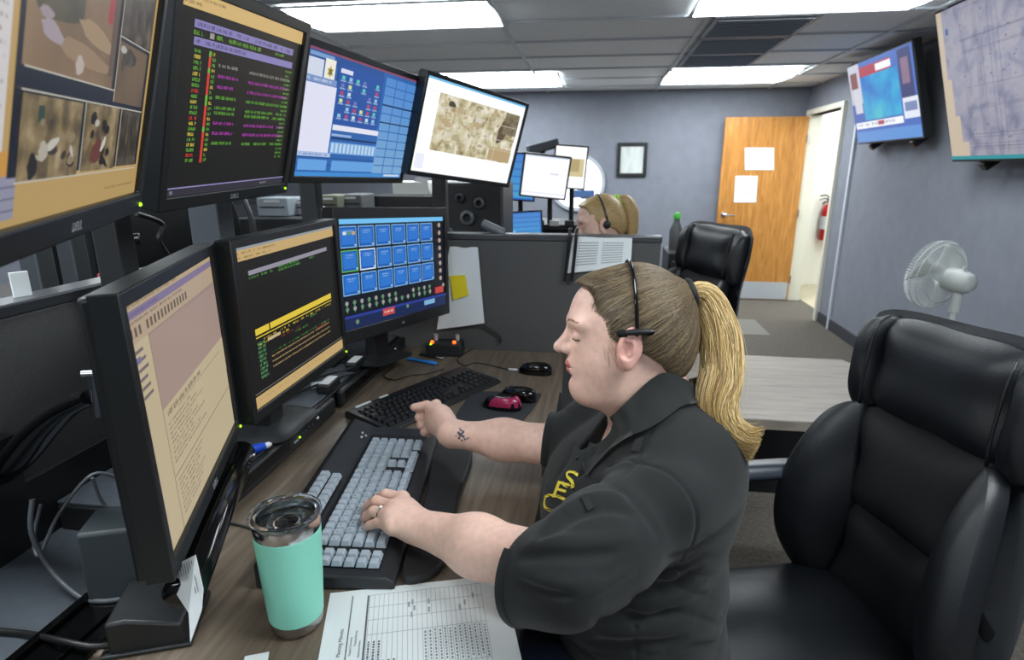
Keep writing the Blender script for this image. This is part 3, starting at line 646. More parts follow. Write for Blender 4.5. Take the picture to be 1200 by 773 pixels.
monitor('upper monitor showing a tan aerial map on white', *MP['U3'], c_u3, bez=(.010, .010, .012, .014), deep=.03, led=False, logo=False)
soundbar('', 'glossy black soundbar under the cream document monitor', MP['M1'][0], MR('M1'), .40, 0, (0, -.004, -.209))
tag(MB().box(MR('U3') @ Vector((-.19, -.006, -.158))+Vector(MP['U3'][0]), (.055, .004, .014), MR('U3')).build('small_sticker', m_label), 'pale sticker on the lower edge of the map monitor', 'sticker')
# front control strips on the riser: knobs and lights
def speakerbar(y0, y1, label):
    t = thing('soundbar', label, 'speaker', (-.662, (y0+y1)/2, DZ+.028)); L = y1-y0
    MB().box((0, 0, 0), (.018, L, .044)).build('body', m_black, t, bevel=.006, seg=3)
    g_ = MB()
    for i in range(int(L/.004)-22):
        if i < L/.004*.5: g_.box((.0095, -L/2+.02+i*.004, .004), (.001, .0018, .022))
    g_.build('grille', m_blackg, t)
    for i in range(4): MB().ball((.0095, L*.15+i*.016, .006-.002*(i % 2)), .0034, 10).build('button', m_dark, t, smooth=180)
    MB().ball((.010, L*.15+.075, .010), .006, 12).build('volume_knob', m_chrome, t, smooth=180)
    MB().box((.0098, L*.15-.03, .0), (.001, .018, .005)).build('badge', m_logo, t)
    MB().ball((.0098, L*.15-.014, .002), .0028, 10).build('power_light', m_led, t, smooth=180); return t
speakerbar(.84, 1.36, 'black soundbar along the riser front below the dark yellow-bar monitor')
speakerbar(1.40, 1.94, 'black soundbar along the riser front below the blue touchscreen')
# poles that carry the upper monitors
def pole(x, y, z1, label, sx=.05, m=None):
    zb_ = DZ+(.0535 if .8 < y < 1.96 else .001); z1 = z1-zb_+DZ; t = thing('monitor_pole', label, 'monitor stand', (x, y, zb_), group=None)
    MB().box((0, 0, (z1-DZ)/2), (sx, sx*.8, z1-DZ)).build('column', m or m_dark, t, bevel=.004)
    MB().box((0, 0, .004), (.10, .10, .008)).build('base_plate', m_steel, t, bevel=.002)
    MB().box((.03, 0, z1-DZ-.09), (.10, .07, .09)).build('clamp', m_steel, t, bevel=.008); return t
pole(-.845, 1.23, 1.66, 'slate grey post behind the upper dark text monitor', .07, mat('post_grey', (74, 79, 86), .5))
pole(-.845, .95, 1.66, 'black post behind the camera picture monitor')
pole(-.80, 1.62, 1.66, 'black post behind the blue control window monitor')
pole(-.56, 2.12, 1.62, 'black post rising behind the partition at the map monitor')
# long beam for upper monitors
tag(MB().tube([(-.80, .5, 1.60), (-.84, 1.2, 1.61), (-.78, 1.65, 1.61), (-.60, 2.1, 1.60)], .022, 10, smooth=6).build('monitor_rail', m_steel, smooth=60), 'black rail running behind the upper row of monitors', 'rail')
# lower-left arm, boxes, cables
a0, a1 = onx(112, 462, -.66), onx(0, 553, -.90); mid = (a0+a1)/2+Vector((0, 0, .012)); d = (a1-a0).normalized()
t = m1_
arm = MB(); arm.tube([a0, a0+(a1-a0)*.25+Vector((0, 0, .012)), mid, a0+(a1-a0)*.8, a1, a1+d*.05], [.022, .026, .032, .036, .04, .03], 14, flat=.5, smooth=5); lk = arm.build('support_arm', m_blackg, t, world=True, smooth=70)
MB().tube([a0+Vector((.004, .004, .028)), a0+Vector((.002, .0, -.03))], .011, 12).build('joint_pin', mat('shiny_joint', (120, 124, 128), .15, .9), lk, world=True, smooth=60)
MB().tube([a0+Vector((-.01, -.004, .03)), a0+Vector((.03, .01, .03))], .005, 10).build('joint_clip', m_chrome, lk, world=True, smooth=60)
MB().box(((a1.x-.944)/2, a1.y, a1.z), (abs(a1.x+.944)+.01, .06, .10)).build('wall_clamp', m_steel, lk, world=True, smooth=60)
bx = onz(146, 655, DZ+.075)
t = thing('speaker_box', 'small dark slate box standing behind the cream document monitor', 'box', (-.690, .692, DZ), (0, 0, .38))
MB().box((0, 0, .06), (.085, .075, .12)).build('body', mat('slate_box', (62, 70, 74), .5), t, bevel=.006, seg=3)
MB().box((.0435, 0, .06), (.002, .055, .09)).build('front_panel', m_black, t, bevel=.001)
t = thing('dock_block', 'black wedge-shaped block on the desk below the cream document monitor', 'block', (-.59, .625, DZ), (0, 0, radians(22)))
MB().prism([(-.045, 0), (.05, 0), (.045, .035), (-.02, .052), (-.045, .05)], -.04, .05, R=Rx(radians(90))).build('body', m_black, t, bevel=.004)
MB().box((.0, 0, .003), (.11, .11, .006)).build('foot_plate', m_black, t, bevel=.002)
def cord(name, pts, r, label, m=None, smooth=6, cat='cable', ends=True):
    return tag(MB().tube(pts, r, 8, smooth=smooth).build(name, m or m_cord, smooth=70), label, cat)
m_gcord = mat('grey_cord', (92, 97, 103), .35)
cord('cable', [onx(140, 560, -.76), onx(108, 556, -.78), onx(70, 600, -.80), onx(46, 650, -.80), onx(40, 628, -.82), onx(48, 590, -.82)], .0028, 'thin grey cable looping beside the cream document monitor', m_gcord)
cord('cable', [onx(38, 585, -.80), onx(37, 625, -.80), onx(60, 668, -.79), onz(92, 698, DZ+.012), onz(118, 704, DZ+.010), onz(150, 700, DZ+.010)], .0036, 'thick grey cable drooping over the rear shelf, far left', m_gcord)
cord('cable', [onx(108, 560, -.76), onx(118, 585, -.76), onx(130, 597, -.75), onx(150, 600, -.73)], .0026, 'short grey cable curling behind the cream document monitor', m_gcord)
cord('cable', [onz(-20, 738, DZ+.006), onz(30, 742, DZ+.006), onz(70, 750, DZ+.02), onz(110, 757, DZ+.018), onz(150, 752, DZ+.006)], .0042, 'black power cable crossing the rear shelf, bottom left')
# hanging note on the soundbar end
n0 = [atd(x, y, dd) for x, y, dd in ((204, 662, .735), (229, 650, .72), (238, 690, .71), (236, 715, .705), (223, 752, .70), (221, 718, .705), (203, 690, .73))]
nb = MB(); nn = (n0[1]-n0[0]).cross(n0[4]-n0[0]).normalized()*.0006
nb.add(n0+[p+nn for p in n0], [tuple(range(7)), tuple(range(13, 6, -1))]+[(i, 7+i, 7+(i+1) % 7, (i+1) % 7) for i in range(7)], m_paper)
tgt = -1 if nn.dot(CAM-n0[0]) < 0 else 1
for i in range(7):
    a = n0[0].lerp(n0[6], .15)+(n0[1]-n0[0])*(.15+.11*i); b = a+(n0[4]-n0[0])*(.42 if i else .5); o_ = nn*(1.6 if tgt > 0 else -.6); ww = (n0[1]-n0[0]).normalized()*.0012
    nb.quad(a+o_, a+ww+o_, b+ww+o_, b+o_, m_ink)
tag(nb.build('note_strip', m_paper), 'curled white printed note taped to the end of the soundbar', 'note')

# ------------------------------------------------------------------ keyboards
m_keyg = mat('grey_keycap', (172, 184, 196), .5, bump=.1, bscale=800); m_keyg2 = mat('pale_keycap', (192, 203, 212), .5)
m_keyb = mat('black_keycap', (26, 27, 30), .4)
m_leg = mat('key_legend', (70, 84, 110), .6)
def keymesh(w, d, h, m, legend=None):
    k = MB(); a, b = w/2, d/2; c, e = w/2-.0028, d/2-.003
    vs = [(-a, -b, 0), (a, -b, 0), (a, b, 0), (-a, b, 0), (-c, -e, h), (c, -e, h), (c, e+.0006, h), (-c, e+.0006, h)]
    k.add(vs, [(3, 2, 1, 0), (4, 5, 6, 7), (0, 1, 5, 4), (1, 2, 6, 5), (2, 3, 7, 6), (3, 0, 4, 7)], m)
    if legend: k.text(legend, (-c*.2, e*.25, h+.0002), (1, 0, 0), (0, 1, 0), .0042, m_leg, ext=.0001)
    return k
def keyboard(name, label, loc, rz, body_fn, keys, keyh, mk, leg, zk, tiltx=0):
    t = thing(name, label, 'keyboard', loc, (tiltx, 0, rz)); body_fn(t)
    cache = {}; keys = sorted(keys, key=lambda q: -q[2]*q[3]+q[0]*.0001); rest = MB()
    for i, (x, y, w_, d_, ch) in enumerate(keys):
        if i < 100:
            kk = (w_, d_, ch)
            if kk not in cache:
                o = keymesh(w_, d_, keyh, mk, ch if leg else None).build('key', None, t, bevel=.0012 if leg else .0008, seg=2); cache[kk] = o
            else: o = cache[kk].copy(); COL.objects.link(o)
            o.location = (x, y, zk(y))
        else:
            k = keymesh(w_, d_, keyh, mk, None); rest.add([(v[0]+x, v[1]+y, v[2]+zk(y)) for v in k.v], k.f, mk)
    if rest.v: r = rest.build('remaining_keys', None, t); r['kind'] = 'stuff'
    return t
# large terminal keyboard; local x runs along its length (towards the far end), local y to its back (-X of the room)
import string
L1, D1_ = .535, .212
def body_big(t):
    prof = [(0, .012), (0, .0), (D1_, .0), (D1_, .042), (D1_-.012, .048), (.165, .033), (.152, .026), (.03, .021), (.012, .020)]
    pts = []
    R = Matrix(((0, 0, 1), (1, 0, 0), (0, 1, 0)))
    MB().prism(prof, 0, L1, R=R).build('case', mat('keyboard_charcoal', (34, 36, 40), .5, bump=.2, bscale=1500), t, bevel=.003)
    w_ = MB(); w_.box((L1*.475, .088, .0235), (.468, .124, .004), Rx(radians(2.0))); w_.box((L1*.47-.115, .178, .037), (.262, .044, .004), Rx(radians(13))); w_.build('key_well', mat('key_well_black', (18, 19, 22), .6), t)
    for i, (x, y) in enumerate(((.455, .165), (.465, .158), (.475, .168))): MB().ball((x, y, .0345+(y-.155)*.22), .003, 8).build('status_light', m_label, t, smooth=180)
keys = []; P_ = .0187
rows = ['1234567890-=\\', 'QWERTYUIOP[]', 'ASDFGHJKL;\'', 'ZXCVBNM,./']
y0 = .036
for j in range(6):
    y = y0+j*P_*1.02
    x = .028
    for c in range(2): keys.append((x+c*P_, y, P_*.94, P_*.94, '' if j != 0 else ' '))
    x += 2*P_+.004
    if j == 0: lay = [(1.5, ''), (1.5, ''), (7, ''), (1.5, ''), (1.5, '')]
    elif j == 1: lay = [(2.2, '')]+[(1, c) for c in rows[3]]+[(.8, '')]
    elif j == 2: lay = [(1.6, '')]+[(1, c) for c in rows[2]]+[(.4+.0, '')][:0]+[(1.4-1+.0, '')][:0]
    elif j == 3: lay = [(1.4, '')]+[(1, c) for c in rows[1]]
    elif j == 4: lay = [(1, c) for c in rows[0]]
    else: lay = [(1, '')]*13
    xx = x
    for wd, ch in lay:
        if wd < .5: continue
        if xx+wd*P_ > x+13.05*P_: wd = (x+13.05*P_-xx)/P_
        if wd > .3: keys.append((xx+wd*P_/2, y, wd*P_-.0012, P_*.94, ch))
        xx += wd*P_
    if xx < x+12.9*P_ and j in (2, 3): wd = (x+13.0*P_-xx)/P_; keys.append((xx+wd*P_/2, y, wd*P_-.0012, P_*.94, ''))
    x2 = x+13.2*P_+.004
    if j in (0, 3, 4, 5):
        for c in range(3): keys.append((x2+(c+.5)*P_, y, P_*.94, P_*.94, ''))
    if j in (1,): keys.append((x2+1.5*P_, y, P_*.94, P_*.94, ''))
    if j == 2: keys.append((x2+1.5*P_, y, P_*.94, P_*.94, ''))
    x3 = x2+3*P_+.004
    for c in range(4):
        if j == 0 and c == 1: continue
        keys.append((x3+(c+.5)*P_, y, P_*.94, P_*.94, str((j*3+c) % 10) if j in (1, 2, 3) and c < 3 else ''))
for r_ in range(2):
    for c in range(12): keys.append((.035+c*.0202+.01, .166+r_*.0215, .0188, .0196, ''))
ANG = atan2(.99, -.128)
kb0 = Vector((-.285, .739, DZ+.001))
def zbig(y): return .0225+(y-.03)*.055 if y < .15 else .0375+(y-.166)*.24
keyboard('keyboard', 'large charcoal keyboard with pale grey keycaps under her hands', kb0, ANG, body_big, keys, .0095, m_keyg, True, zbig)
# slim black keyboard behind it
def body_slim(t):
    MB().prism([(0, .004), (0, 0), (.165, 0), (.165, .018), (.15, .022), (.012, .010)], 0, .445, R=Matrix(((0, 0, 1), (1, 0, 0), (0, 1, 0)))).build('case', m_black, t, bevel=.003)
    MB().box((.055, .157, .0215), (.05, .008, .003)).build('media_button', m_label, t, bevel=.001)
    MB().box((.125, .157, .0215), (.03, .008, .003)).build('media_button', m_label, t, bevel=.001)
    MB().box((.12, .006, .0085), (.03, .003, .002), Rx(.8)).build('badge', m_label, t)
k2 = []; q_ = .0188
for j in range(6):
    y = .022+j*.0205; x = .014
    lay = [[1.3, 1.2, 1.2, 6, 1.2, 1.2, 1.2, 1.4], [2.2]+[1]*10+[2.5], [1.7]+[1]*11+[2], [1.4]+[1]*12+[1.3], [1]*13+[1.7], [1, .0]+[1]*12][j]
    for wd in lay:
        if wd > .3: k2.append((x+wd*q_*.95/2, y, wd*q_*.95-.0022, .0172, ''))
        x += wd*q_*.95
    x = .286
    for c in range(3):
        if j == 2 or (j == 1 and c != 1): continue
        k2.append((x+(c+.5)*q_*.95, y, q_*.95-.0022, .0172, ''))
    x = .347
    for c in range(4):
        if j < 5: k2.append((x+(c+.5)*q_*1.1, y, q_*1.1-.0022, .0172, ''))
a = onz(455, 503, DZ); 
keyboard('keyboard', 'slim all-black keyboard lying beyond the raised hand', (-.478, 1.266, DZ+.001), atan2(.36, .192), body_slim, k2, .007, m_keyb, False, lambda y: .0095+(y-.012)*.083)

# ------------------------------------------------------------------ things on the desk
def slab(name, pts, th, m, z=DZ, bevel=.002, k=5):
    o = catmull([Vector((p[0], p[1], 0)) for p in pts], k, closed=True)
    return MB().prism([(p.x, p.y) for p in o], z, z+th, m=m).build(name, None, bevel=bevel)
pw = [(-.232, .775), (-.27, .752), (-.288, .79), (-.302, .93), (-.322, 1.06), (-.345, 1.16), (-.335, 1.22), (-.295, 1.235), (-.262, 1.20), (-.25, 1.12), (-.245, 1.0), (-.228, .88), (-.222, .82)]
if pw[0][0] < 0: pw = pw[::-1]
tag(slab('wrist_rest', pw, .014, mat('wrist_rest_black', (24, 25, 27), .55, bump=.3, bscale=700), bevel=.005), 'long curved black gel wrist rest in front of the large keyboard', 'wrist rest')
c = [Vector((-.337, 1.375, 0)), Vector((-.325, 1.56, 0)), Vector((-.165, 1.585, 0)), Vector((-.145, 1.56, 0)), Vector((-.172, 1.39, 0)), Vector((-.19, 1.372, 0))]
tag(slab('mouse_pad', [(-.345, 1.385), (-.338, 1.54), (-.315, 1.572), (-.165, 1.582), (-.142, 1.56), (-.168, 1.40), (-.19, 1.375), (-.32, 1.368)][::-1], .004, mat('mouse_pad_black', (44, 46, 50), .9, bump=.3, bscale=900), bevel=.0008, k=4), 'black mouse pad under the magenta-topped mouse', 'mouse pad')
def mouse(label, loc, rz, top=None, s=1.0):
    t = thing('computer_mouse', label, 'computer mouse', loc, (0, 0, rz), group=None)
    m_ = MB(); n = 24; rings = 10; vs = []; fs = []
    for i in range(rings+1):
        f = i/rings; h = .034*s*sin(f*pi/2)**.8 if i else 0; k = cos(f*pi/2)**.55
        for j in range(n):
            a = 2*pi*j/n; x = .054*s*cos(a)*k; y = (.030+.003*cos(2*a))*s*sin(a)*k
            vs.append((x-.006*s*f, y, h*(1-.12*(x/.05))))
    for i in range(rings):
        for j in range(n): fs.append((i*n+j, i*n+(j+1) % n, (i+1)*n+(j+1) % n, (i+1)*n+j))
    fs.append(tuple(range(n-1, -1, -1))); m_.add(vs, fs); m_.build('shell', m_blackg, t, smooth=60)
    if top:
        c_ = MB(); vs = []; fs = []
        for i in range(9):
            f = .12+.62*i/8
            for j in range(9):
                a = pi*.32+pi*1.36*j/8; h = .0345*s*sin(f*pi/2)**.8; k = cos(f*pi/2)**.55*1.02; x = .054*s*cos(a)*k; y = (.030+.003*cos(2*a))*s*sin(a)*k
                vs.append((x-.006*s*f, y, h*(1-.12*(x/.05))+.0012))
        for i in range(8):
            for j in range(8): fs.append((i*9+j, i*9+j+1, (i+1)*9+j+1, (i+1)*9+j))
        c_.add(vs, fs); c_.build('top_cover', top, t, smooth=60)
    MB().tube([(.024*s, -.003, .0275*s), (.024*s, .003, .0275*s)], .006*s, 14).build('scroll_wheel', m_dark, t, smooth=60)
    MB().box((.030*s, 0, .0255*s), (.022*s, .0012, .003)).build('button_gap', m_dark, t); return t
mouse('black mouse with a magenta top on the mouse pad', (-.235, 1.462, DZ+.0045), radians(168), mat('magenta_gloss', (150, 36, 78), .2))
mouse('plain black mouse behind the magenta one on the mouse pad', (-.200, 1.530, DZ+.0045), radians(160))
mp = onz(627, 437, DZ); mouse('black mouse alone on bare desk near her face', (mp.x, mp.y, DZ+.0005), radians(172))
cd_ = Vector((mp.x-.055, mp.y+.01, DZ+.004)); tag(MB().tube([cd_, cd_+Vector((-.03, .004, 0))], .004, 8).build('cord_plug', m_label), 'white collar on the cord of the far mouse', 'cable plug')
cord('cable', [cd_+Vector((-.03, .004, -.0015)), onz(560, 425, DZ+.002), onz(545, 428, DZ+.002), onz(537, 420, DZ+.002), onz(560, 405, DZ+.002), onz(578, 400, DZ+.002)], .0016, 'thin black mouse cord looping on the desk by the partition')
cord('cable', [onz(520, 432, DZ+.003), onz(500, 438, DZ+.003), onz(480, 440, DZ+.003), onz(462, 445, DZ+.003), onz(450, 440, DZ+.003), onz(462, 430, DZ+.003)], .0016, 'thin dark cord lying between the riser and the slim keyboard')
cord('cable', [ony(566, 381, 1.975), ony(584, 392, 1.975), ony(586, 402, 1.975)], .003, 'black cable running down the partition beside the hanging paper')
p0 = onz(478, 420, DZ+.008); p1 = onz(512, 426, DZ+.008)
def pen(label, a, b, m, m2, r=.0048):
    t = thing('pen', label, 'pen', a); d = (b-a)
    MB().tube([a, a+d*.72], r, 10).build('barrel', m, t, world=True, smooth=60)
    MB().tube([a+d*.72, a+d*.97, b], [r*1.15, r*1.15, r*.5], 10).build('cap', m2, t, world=True, smooth=60)
    MB().box(a.lerp(b, .82)+Vector((0, 0, r+.001)), (d.length*.25, .002, .0015), Rz(atan2(d.y, d.x))).build('clip', m2, t, world=True)
m_blue = mat('bright_blue', (30, 130, 215), .4)
pen('bright blue pen lying on the desk beside the riser', p0, p1, m_blue, m_blue)
pen('dark pen with a silver end, lying behind the blue pen', onz(492, 415, DZ+.006), onz(519, 420, DZ+.006), m_black, m_chrome, .004)
t = thing('marker', 'deep blue marker with a white tip on the riser behind the cream document monitor', 'marker', onz(285, 530, DZ+.062)); a = onz(276, 533, DZ+.066); b = onz(318, 520, DZ+.062); d = b-a
MB().tube([a, a+d*.1, a+d*.8], [.012, .013, .008], 14).build('barrel', mat('marker_blue', (20, 70, 190), .35), t, world=True, smooth=60)
MB().tube([a+d*.8, a+d*.93, b], [.006, .0062, .003], 12).build('tip', m_label, t, world=True, smooth=60)
# control box with two red lamps
bx = thing('switch_box', 'small black box with two glowing orange-red lamps by the partition', 'switch box', (-.505, 1.925, DZ), (0, 0, .08))
MB().box((0, 0, .021), (.125, .085, .042), top=(.94, .9)).build('body', m_black, bx, bevel=.005, seg=3)
for s in (-1, 1):
    MB().tube([(s*.038, .02, .04), (s*.038, .02, .062)], .008, 12).build('toggle', mat('clear_knob', (170, 175, 180), .2), bx, smooth=50)
    MB().ball((s*.038-.005, -.02, .045), .0065, 12).build('warning_lamp', mat('red_lamp', (230, 60, 20), .3, emit=(255, 90, 30), estr=2.2), bx, smooth=180)
MB().ball((-.045, -.034, .041), .0045, 10).build('status_lamp', m_led, bx, smooth=180)
# power adapters and clutter on the riser
def brick(label, px, rz, L=.085, W=.034, wl=True):
    p = onz(px[0], px[1], DZ+.079); p.x = min(p.x, -.69); t = thing('power_adapter', label, 'adapter', (p.x, p.y, DZ+.0535), (0, 0, rz))
    MB().box((0, 0, .0125), (L, W, .025)).build('case', m_black, t, bevel=.005, seg=3)
    if wl: MB().box((0.0, 0, .0254), (L*.75, W*.75, .001)).build('label_sticker', m_label, t)
brick('black power adapter with a white label, at the front edge of the riser', (424, 447), radians(92))
brick('black power adapter with a white label, close under the touchscreen', (424, 421), radians(92), .08)
p = onz(376, 452, DZ+.055)
tag(MB().box((p.x, p.y, DZ+.059), (.05, .03, .008), Rz(.5)).build('paper_scrap', m_label, bevel=.001), 'small crumpled white tag on the riser below the yellow-bar monitor', 'tag')
cord('cable', [onz(330, 470, DZ+.06), onz(350, 455, DZ+.065), onz(372, 443, DZ+.07), onz(392, 436, DZ+.07), onz(415, 430, DZ+.07), onz(425, 420, DZ+.06)], .0034, 'thick black cable on top of the riser below the yellow-bar monitor')
cord('cable', [onz(345, 462, DZ+.06), onz(368, 452, DZ+.064), onz(398, 442, DZ+.066), onz(420, 436, DZ+.06)], .0028, 'second black cable on top of the riser below the yellow-bar monitor')
cord('cable', [onx(424, 478, -.652), onx(421, 468, -.655), onx(424, 456, -.67), onx(432, 450, -.69)], .002, 'thin black cord looping over the front edge of the riser')
cord('cable', [onz(246, 617, DZ+.006), onz(262, 612, DZ+.004), onz(285, 616, DZ+.004), onz(300, 622, DZ+.004)], .0022, 'thin black cord passing behind the mint tumbler')
# mint tumbler
cp = onz(341, 737, DZ); 
t = thing('tumbler', 'mint green steel tumbler with a clear lid on the desk', 'tumbler', (cp.x+.004, cp.y+.012, DZ+.0008))
m_mint = mat('mint_powder_coat', (146, 230, 208), .45, bump=.15, bscale=1500)
m_rim = mat('polished_steel_rim', (205, 206, 208), .18, 1)
MB().lathe([(0, .001), (.030, .001), (.034, .003), (.0352, .008), (.0362, .020)], n=64).build('steel_base', mat('brushed_steel_base', (170, 168, 165), .3, 1), t, smooth=50)
MB().lathe([(.0362, .0195), (.0368, .021), (.0405, .085), (.0437, .151), (.0437, .1522), (.0432, .153)], n=64).build('body', m_mint, t, smooth=60)
MB().lathe([(.0432, .1525), (.0438, .154), (.0440, .168), (.0435, .171), (.0425, .171), (.0418, .167), (.038, .10), (.033, .012), (0, .01)], n=64).build('steel_rim', m_rim, t, smooth=50)
m_clear = mat('clear_lid', (235, 242, 245), .04, trans=1.0)
MB().lathe([(0, .1565), (.030, .1565), (.0365, .158), (.038, .1725), (.0455, .1735), (.0468, .1755), (.0462, .178), (.0405, .1785), (.0385, .176), (.0365, .1625), (.030, .1610), (0, .1610)], n=64).build('lid', m_clear, t, smooth=40)
MB().lathe([(0, .130), (.0398, .130)], n=48).build('drink', mat('dark_drink', (24, 18, 14), .08), t)
MB().box((.0, .012, .163), (.022, .016, .004)).lathe([(.014, .161), (.016, .164), (.018, .161)], n=32).build('sip_slider', m_clear, t, bevel=.002)
MB().box((-.0445, -.01, .170), (.008, .012, .005)).build('lid_tab', m_clear, t, bevel=.0015)
# printed schedule page
A = Vector((-.379, .719, DZ+.0012)); ex = Vector((.953, .302, 0)).normalized(); ey = Vector((.302, -.953, 0)).normalized(); PWd, PH = .262, .216
pg = MB(); up_ = Vector((0, 0, 1))
def pq(u0, v0, u1, v1, m, z=.0003): f = lambda u, v: A+ex*(u*PWd)+ey*(v*PH)+up_*z; pg.quad(f(u0, v1), f(u1, v1), f(u1, v0), f(u0, v0), m)
pg.box(A+ex*PWd/2+ey*PH/2-up_*.0004, (PWd, PH, .0008), Rz(atan2(ex.y, ex.x)), m_paper)
pg.text('Meeting Minutes', A+ex*(.095*PWd)+ey*(.48*PH)+up_*.0004, -ey, -ex, .0052, m_ink, ext=.00005)
pq(.128, .06, .134, 1, m_ink); 
pg.text('Request Correction', A+ex*(.150*PWd)+ey*(.52*PH)+up_*.0004, -ey, -ex, .0028, m_ink, ext=.00005); pg.text('Training Day Log', A+ex*(.172*PWd)+ey*(.46*PH)+up_*.0004, -ey, -ex, .0028, m_ink, ext=.00005); pg.text('Attendance Sheet', A+ex*(.194*PWd)+ey*(.55*PH)+up_*.0004, -ey, -ex, .0028, m_ink, ext=.00005)
pq(.214, .07, .224, 1, m_ink)
rr = random.Random(11); m_num = mat('grey_print', (138, 143, 150), .8)
for i in range(25):
    u = .228+i*.0262; pq(u, .07, u+.0022, 1, m_inkl, .0003)
for v in (.07, .19, .31, .44, .74, .9): pq(.228, v, .86, v+.004, m_inkl, .0004)
for i in range(24):
    u = .232+i*.0262
    v = .45+rr.random()*.02
    if i > 10:
        while v < .72: L = rr.uniform(.010, .022); pq(u+.006, v, u+.015, v+L, m_num, .0005); v += L+.01
    for v0, v1 in ((.77, .88), (.92, .99)):
        v = v0+rr.uniform(0, .03)
        while v < v1: L = rr.uniform(.01, .022); pq(u+.004, v, u+.015, v+L, m_ink, .0005); v += L+.006
    if i < 6:
        v = .5 if i < 3 else .66
        while v < .73: L = rr.uniform(.01, .02); pq(u+.004, v, u+.014, v+L, m_ink, .0005); v += L+.006
for (u, v) in ((.44, .18), (.46, .16), (.455, .28), (.47, .22), (.55, .17), (.55, .25), (.75, .22), (.72, .26), (.80, .16)): pq(u, v, u+.012, v+.05, m_inkl, .0005)
tag(pg.build('printed_page', m_paper), 'white printed table page on the desk under her near forearm', 'paper')
tag(MB().box(onz(300, 773, DZ+.001), (.03, .02, .0008), Rz(.4)).build('paper_corner', m_paper), 'tiny white paper corner at the bottom edge below the tumbler', 'paper')
# papers hung on the partition
def hang(label, pts, Y, name='hanging_paper', wav=.004, lines=8, band=None):
    P4 = [ony(x, y, Y) for x, y in pts]; mb = MB(); N, K = 14, 10; vs = []; fs = []
    for s in (0, 1):
        for j in range(K+1):
            for i in range(N+1):
                u, v = i/N, j/K; p = P4[0].lerp(P4[1], u).lerp(P4[3].lerp(P4[2], u), v)
                p = p+Vector((0, -wav*(.5+.5*sin(u*5+v*4))*(.3+v)-.001-(.0008 if s == 0 else 0), wav*.8*sin(u*9)*(1-v)*.6)); vs.append(p)
    T = (N+1)*(K+1)
    for j in range(K):
        for i in range(N): a = j*(N+1)+i; fs += [(a, a+N+1, a+N+2, a+1), (T+a, T+a+1, T+a+N+2, T+a+N+1)]
    mb.add(vs, fs, m_paper)
    for l in range(lines):
        v = .15+.7*l/lines
        for (u0, u1) in ((.12, .45), (.52, .86)):
            f = lambda u, v: P4[0].lerp(P4[1], u).lerp(P4[3].lerp(P4[2], u), v)+Vector((0, -wav*(.5+.5*sin(u*5+v*4))*(.3+v)-.0025, 0))
            mb.quad(f(u0, v+.03), f(u1, v+.03), f(u1, v), f(u0, v), m_inkl)
    return tag(mb.build(name, None, smooth=60), label, 'paper')
hang('white curling paper hung on the partition right of the touchscreen', [(527, 289), (560, 290), (568, 378), (512, 386)], 1.975, lines=0)
hang('white sheet folded over the partition beside her head', [(671, 277), (741, 279), (739, 312), (665, 320)], 1.98, wav=.002, lines=9)
yn = [ony(x, y, 1.966) for x, y in ((527, 323), (545, 322), (549, 346), (531, 351))]
tag(MB().add(yn+[p+Vector((0, .0006, 0)) for p in yn], [(3, 2, 1, 0), (4, 5, 6, 7)], None).build('sticky_note', mat('sticky_yellow', (246, 226, 40), .8)), 'bright yellow sticky note on the hanging paper', 'sticky note')
st = MB()
for x0 in (668, 676):
    a = ony(x0, 273, 1.970); b = ony(x0-6, 330, 1.970); st.tube([a+Vector((0, .06, .006)), a+Vector((0, 0, .008)), a+(b-a)*.5, b], .0055, 8, flat=.4, smooth=4)
tag(st.build('black_strap', m_cord, smooth=60), 'black strap looped over the partition at the edge of the folded sheet', 'strap')

# ------------------------------------------------------------------ behind the chair: table, mat, fan
m_tab = ramp_mat('grey_ash_laminate', [(.25, (122, 114, 106)), (.5, (146, 137, 127)), (.75, (160, 152, 142))], 3.0, .45, (2, 26, 6), 8, .8)
t = thing('side_desk', 'pale grey wood-grain side desk behind her ponytail', 'desk', (.75, 2.15, 0))
MB().prism([(.05-.75, 1.80-2.15), (.70-.75, 1.80-2.15), (1.10-.75, 2.2-2.15), (1.00-.75, 2.47-2.15), (.05-.75, 2.49-2.15)], .715, .75).build('top', m_tab, t, bevel=.003)
for x, y in ((-.5, -.25), (.0, -.25), (-.5, .25), (.2, .25)): MB().box((x, y, .357), (.05, .05, .714)).build('leg', m_steel, t, bevel=.004)
MB().box((-.15, .2, .45), (.9, .02, .5)).build('modesty_panel', m_dark, t)
p = onz(857, 461, .75); tag(MB().ball((p.x, p.y, .762), (.014, .02, .012), 14).build('correction_dispenser', mat('ivory_plastic', (205, 205, 190), .5), smooth=180), 'small ivory lump on the side desk beside her ponytail', 'small item')
# floor mat
q4 = [onz(x, y, 0) for x, y in ((866, 374), (891, 374), (907, 393), (866, 394))]
tag(MB().add([Vector((1.15, 6.2, .004)), Vector((1.62, 6.2, .004)), Vector((1.62, 5.6, .004)), Vector((1.1, 5.6, .004)), Vector((1.15, 6.2, .0)), Vector((1.62, 6.2, .0)), Vector((1.62, 5.6, 0)), Vector((1.1, 5.6, 0))], [(3, 2, 1, 0), (0, 1, 5, 4), (1, 2, 6, 5), (2, 3, 7, 6), (3, 0, 4, 7)]).build('floor_mat', mat('grey_floor_mat', (112, 110, 104), .9, noise=.1, nscale=200)), 'light grey mat on the carpet in front of the oak door', 'mat')
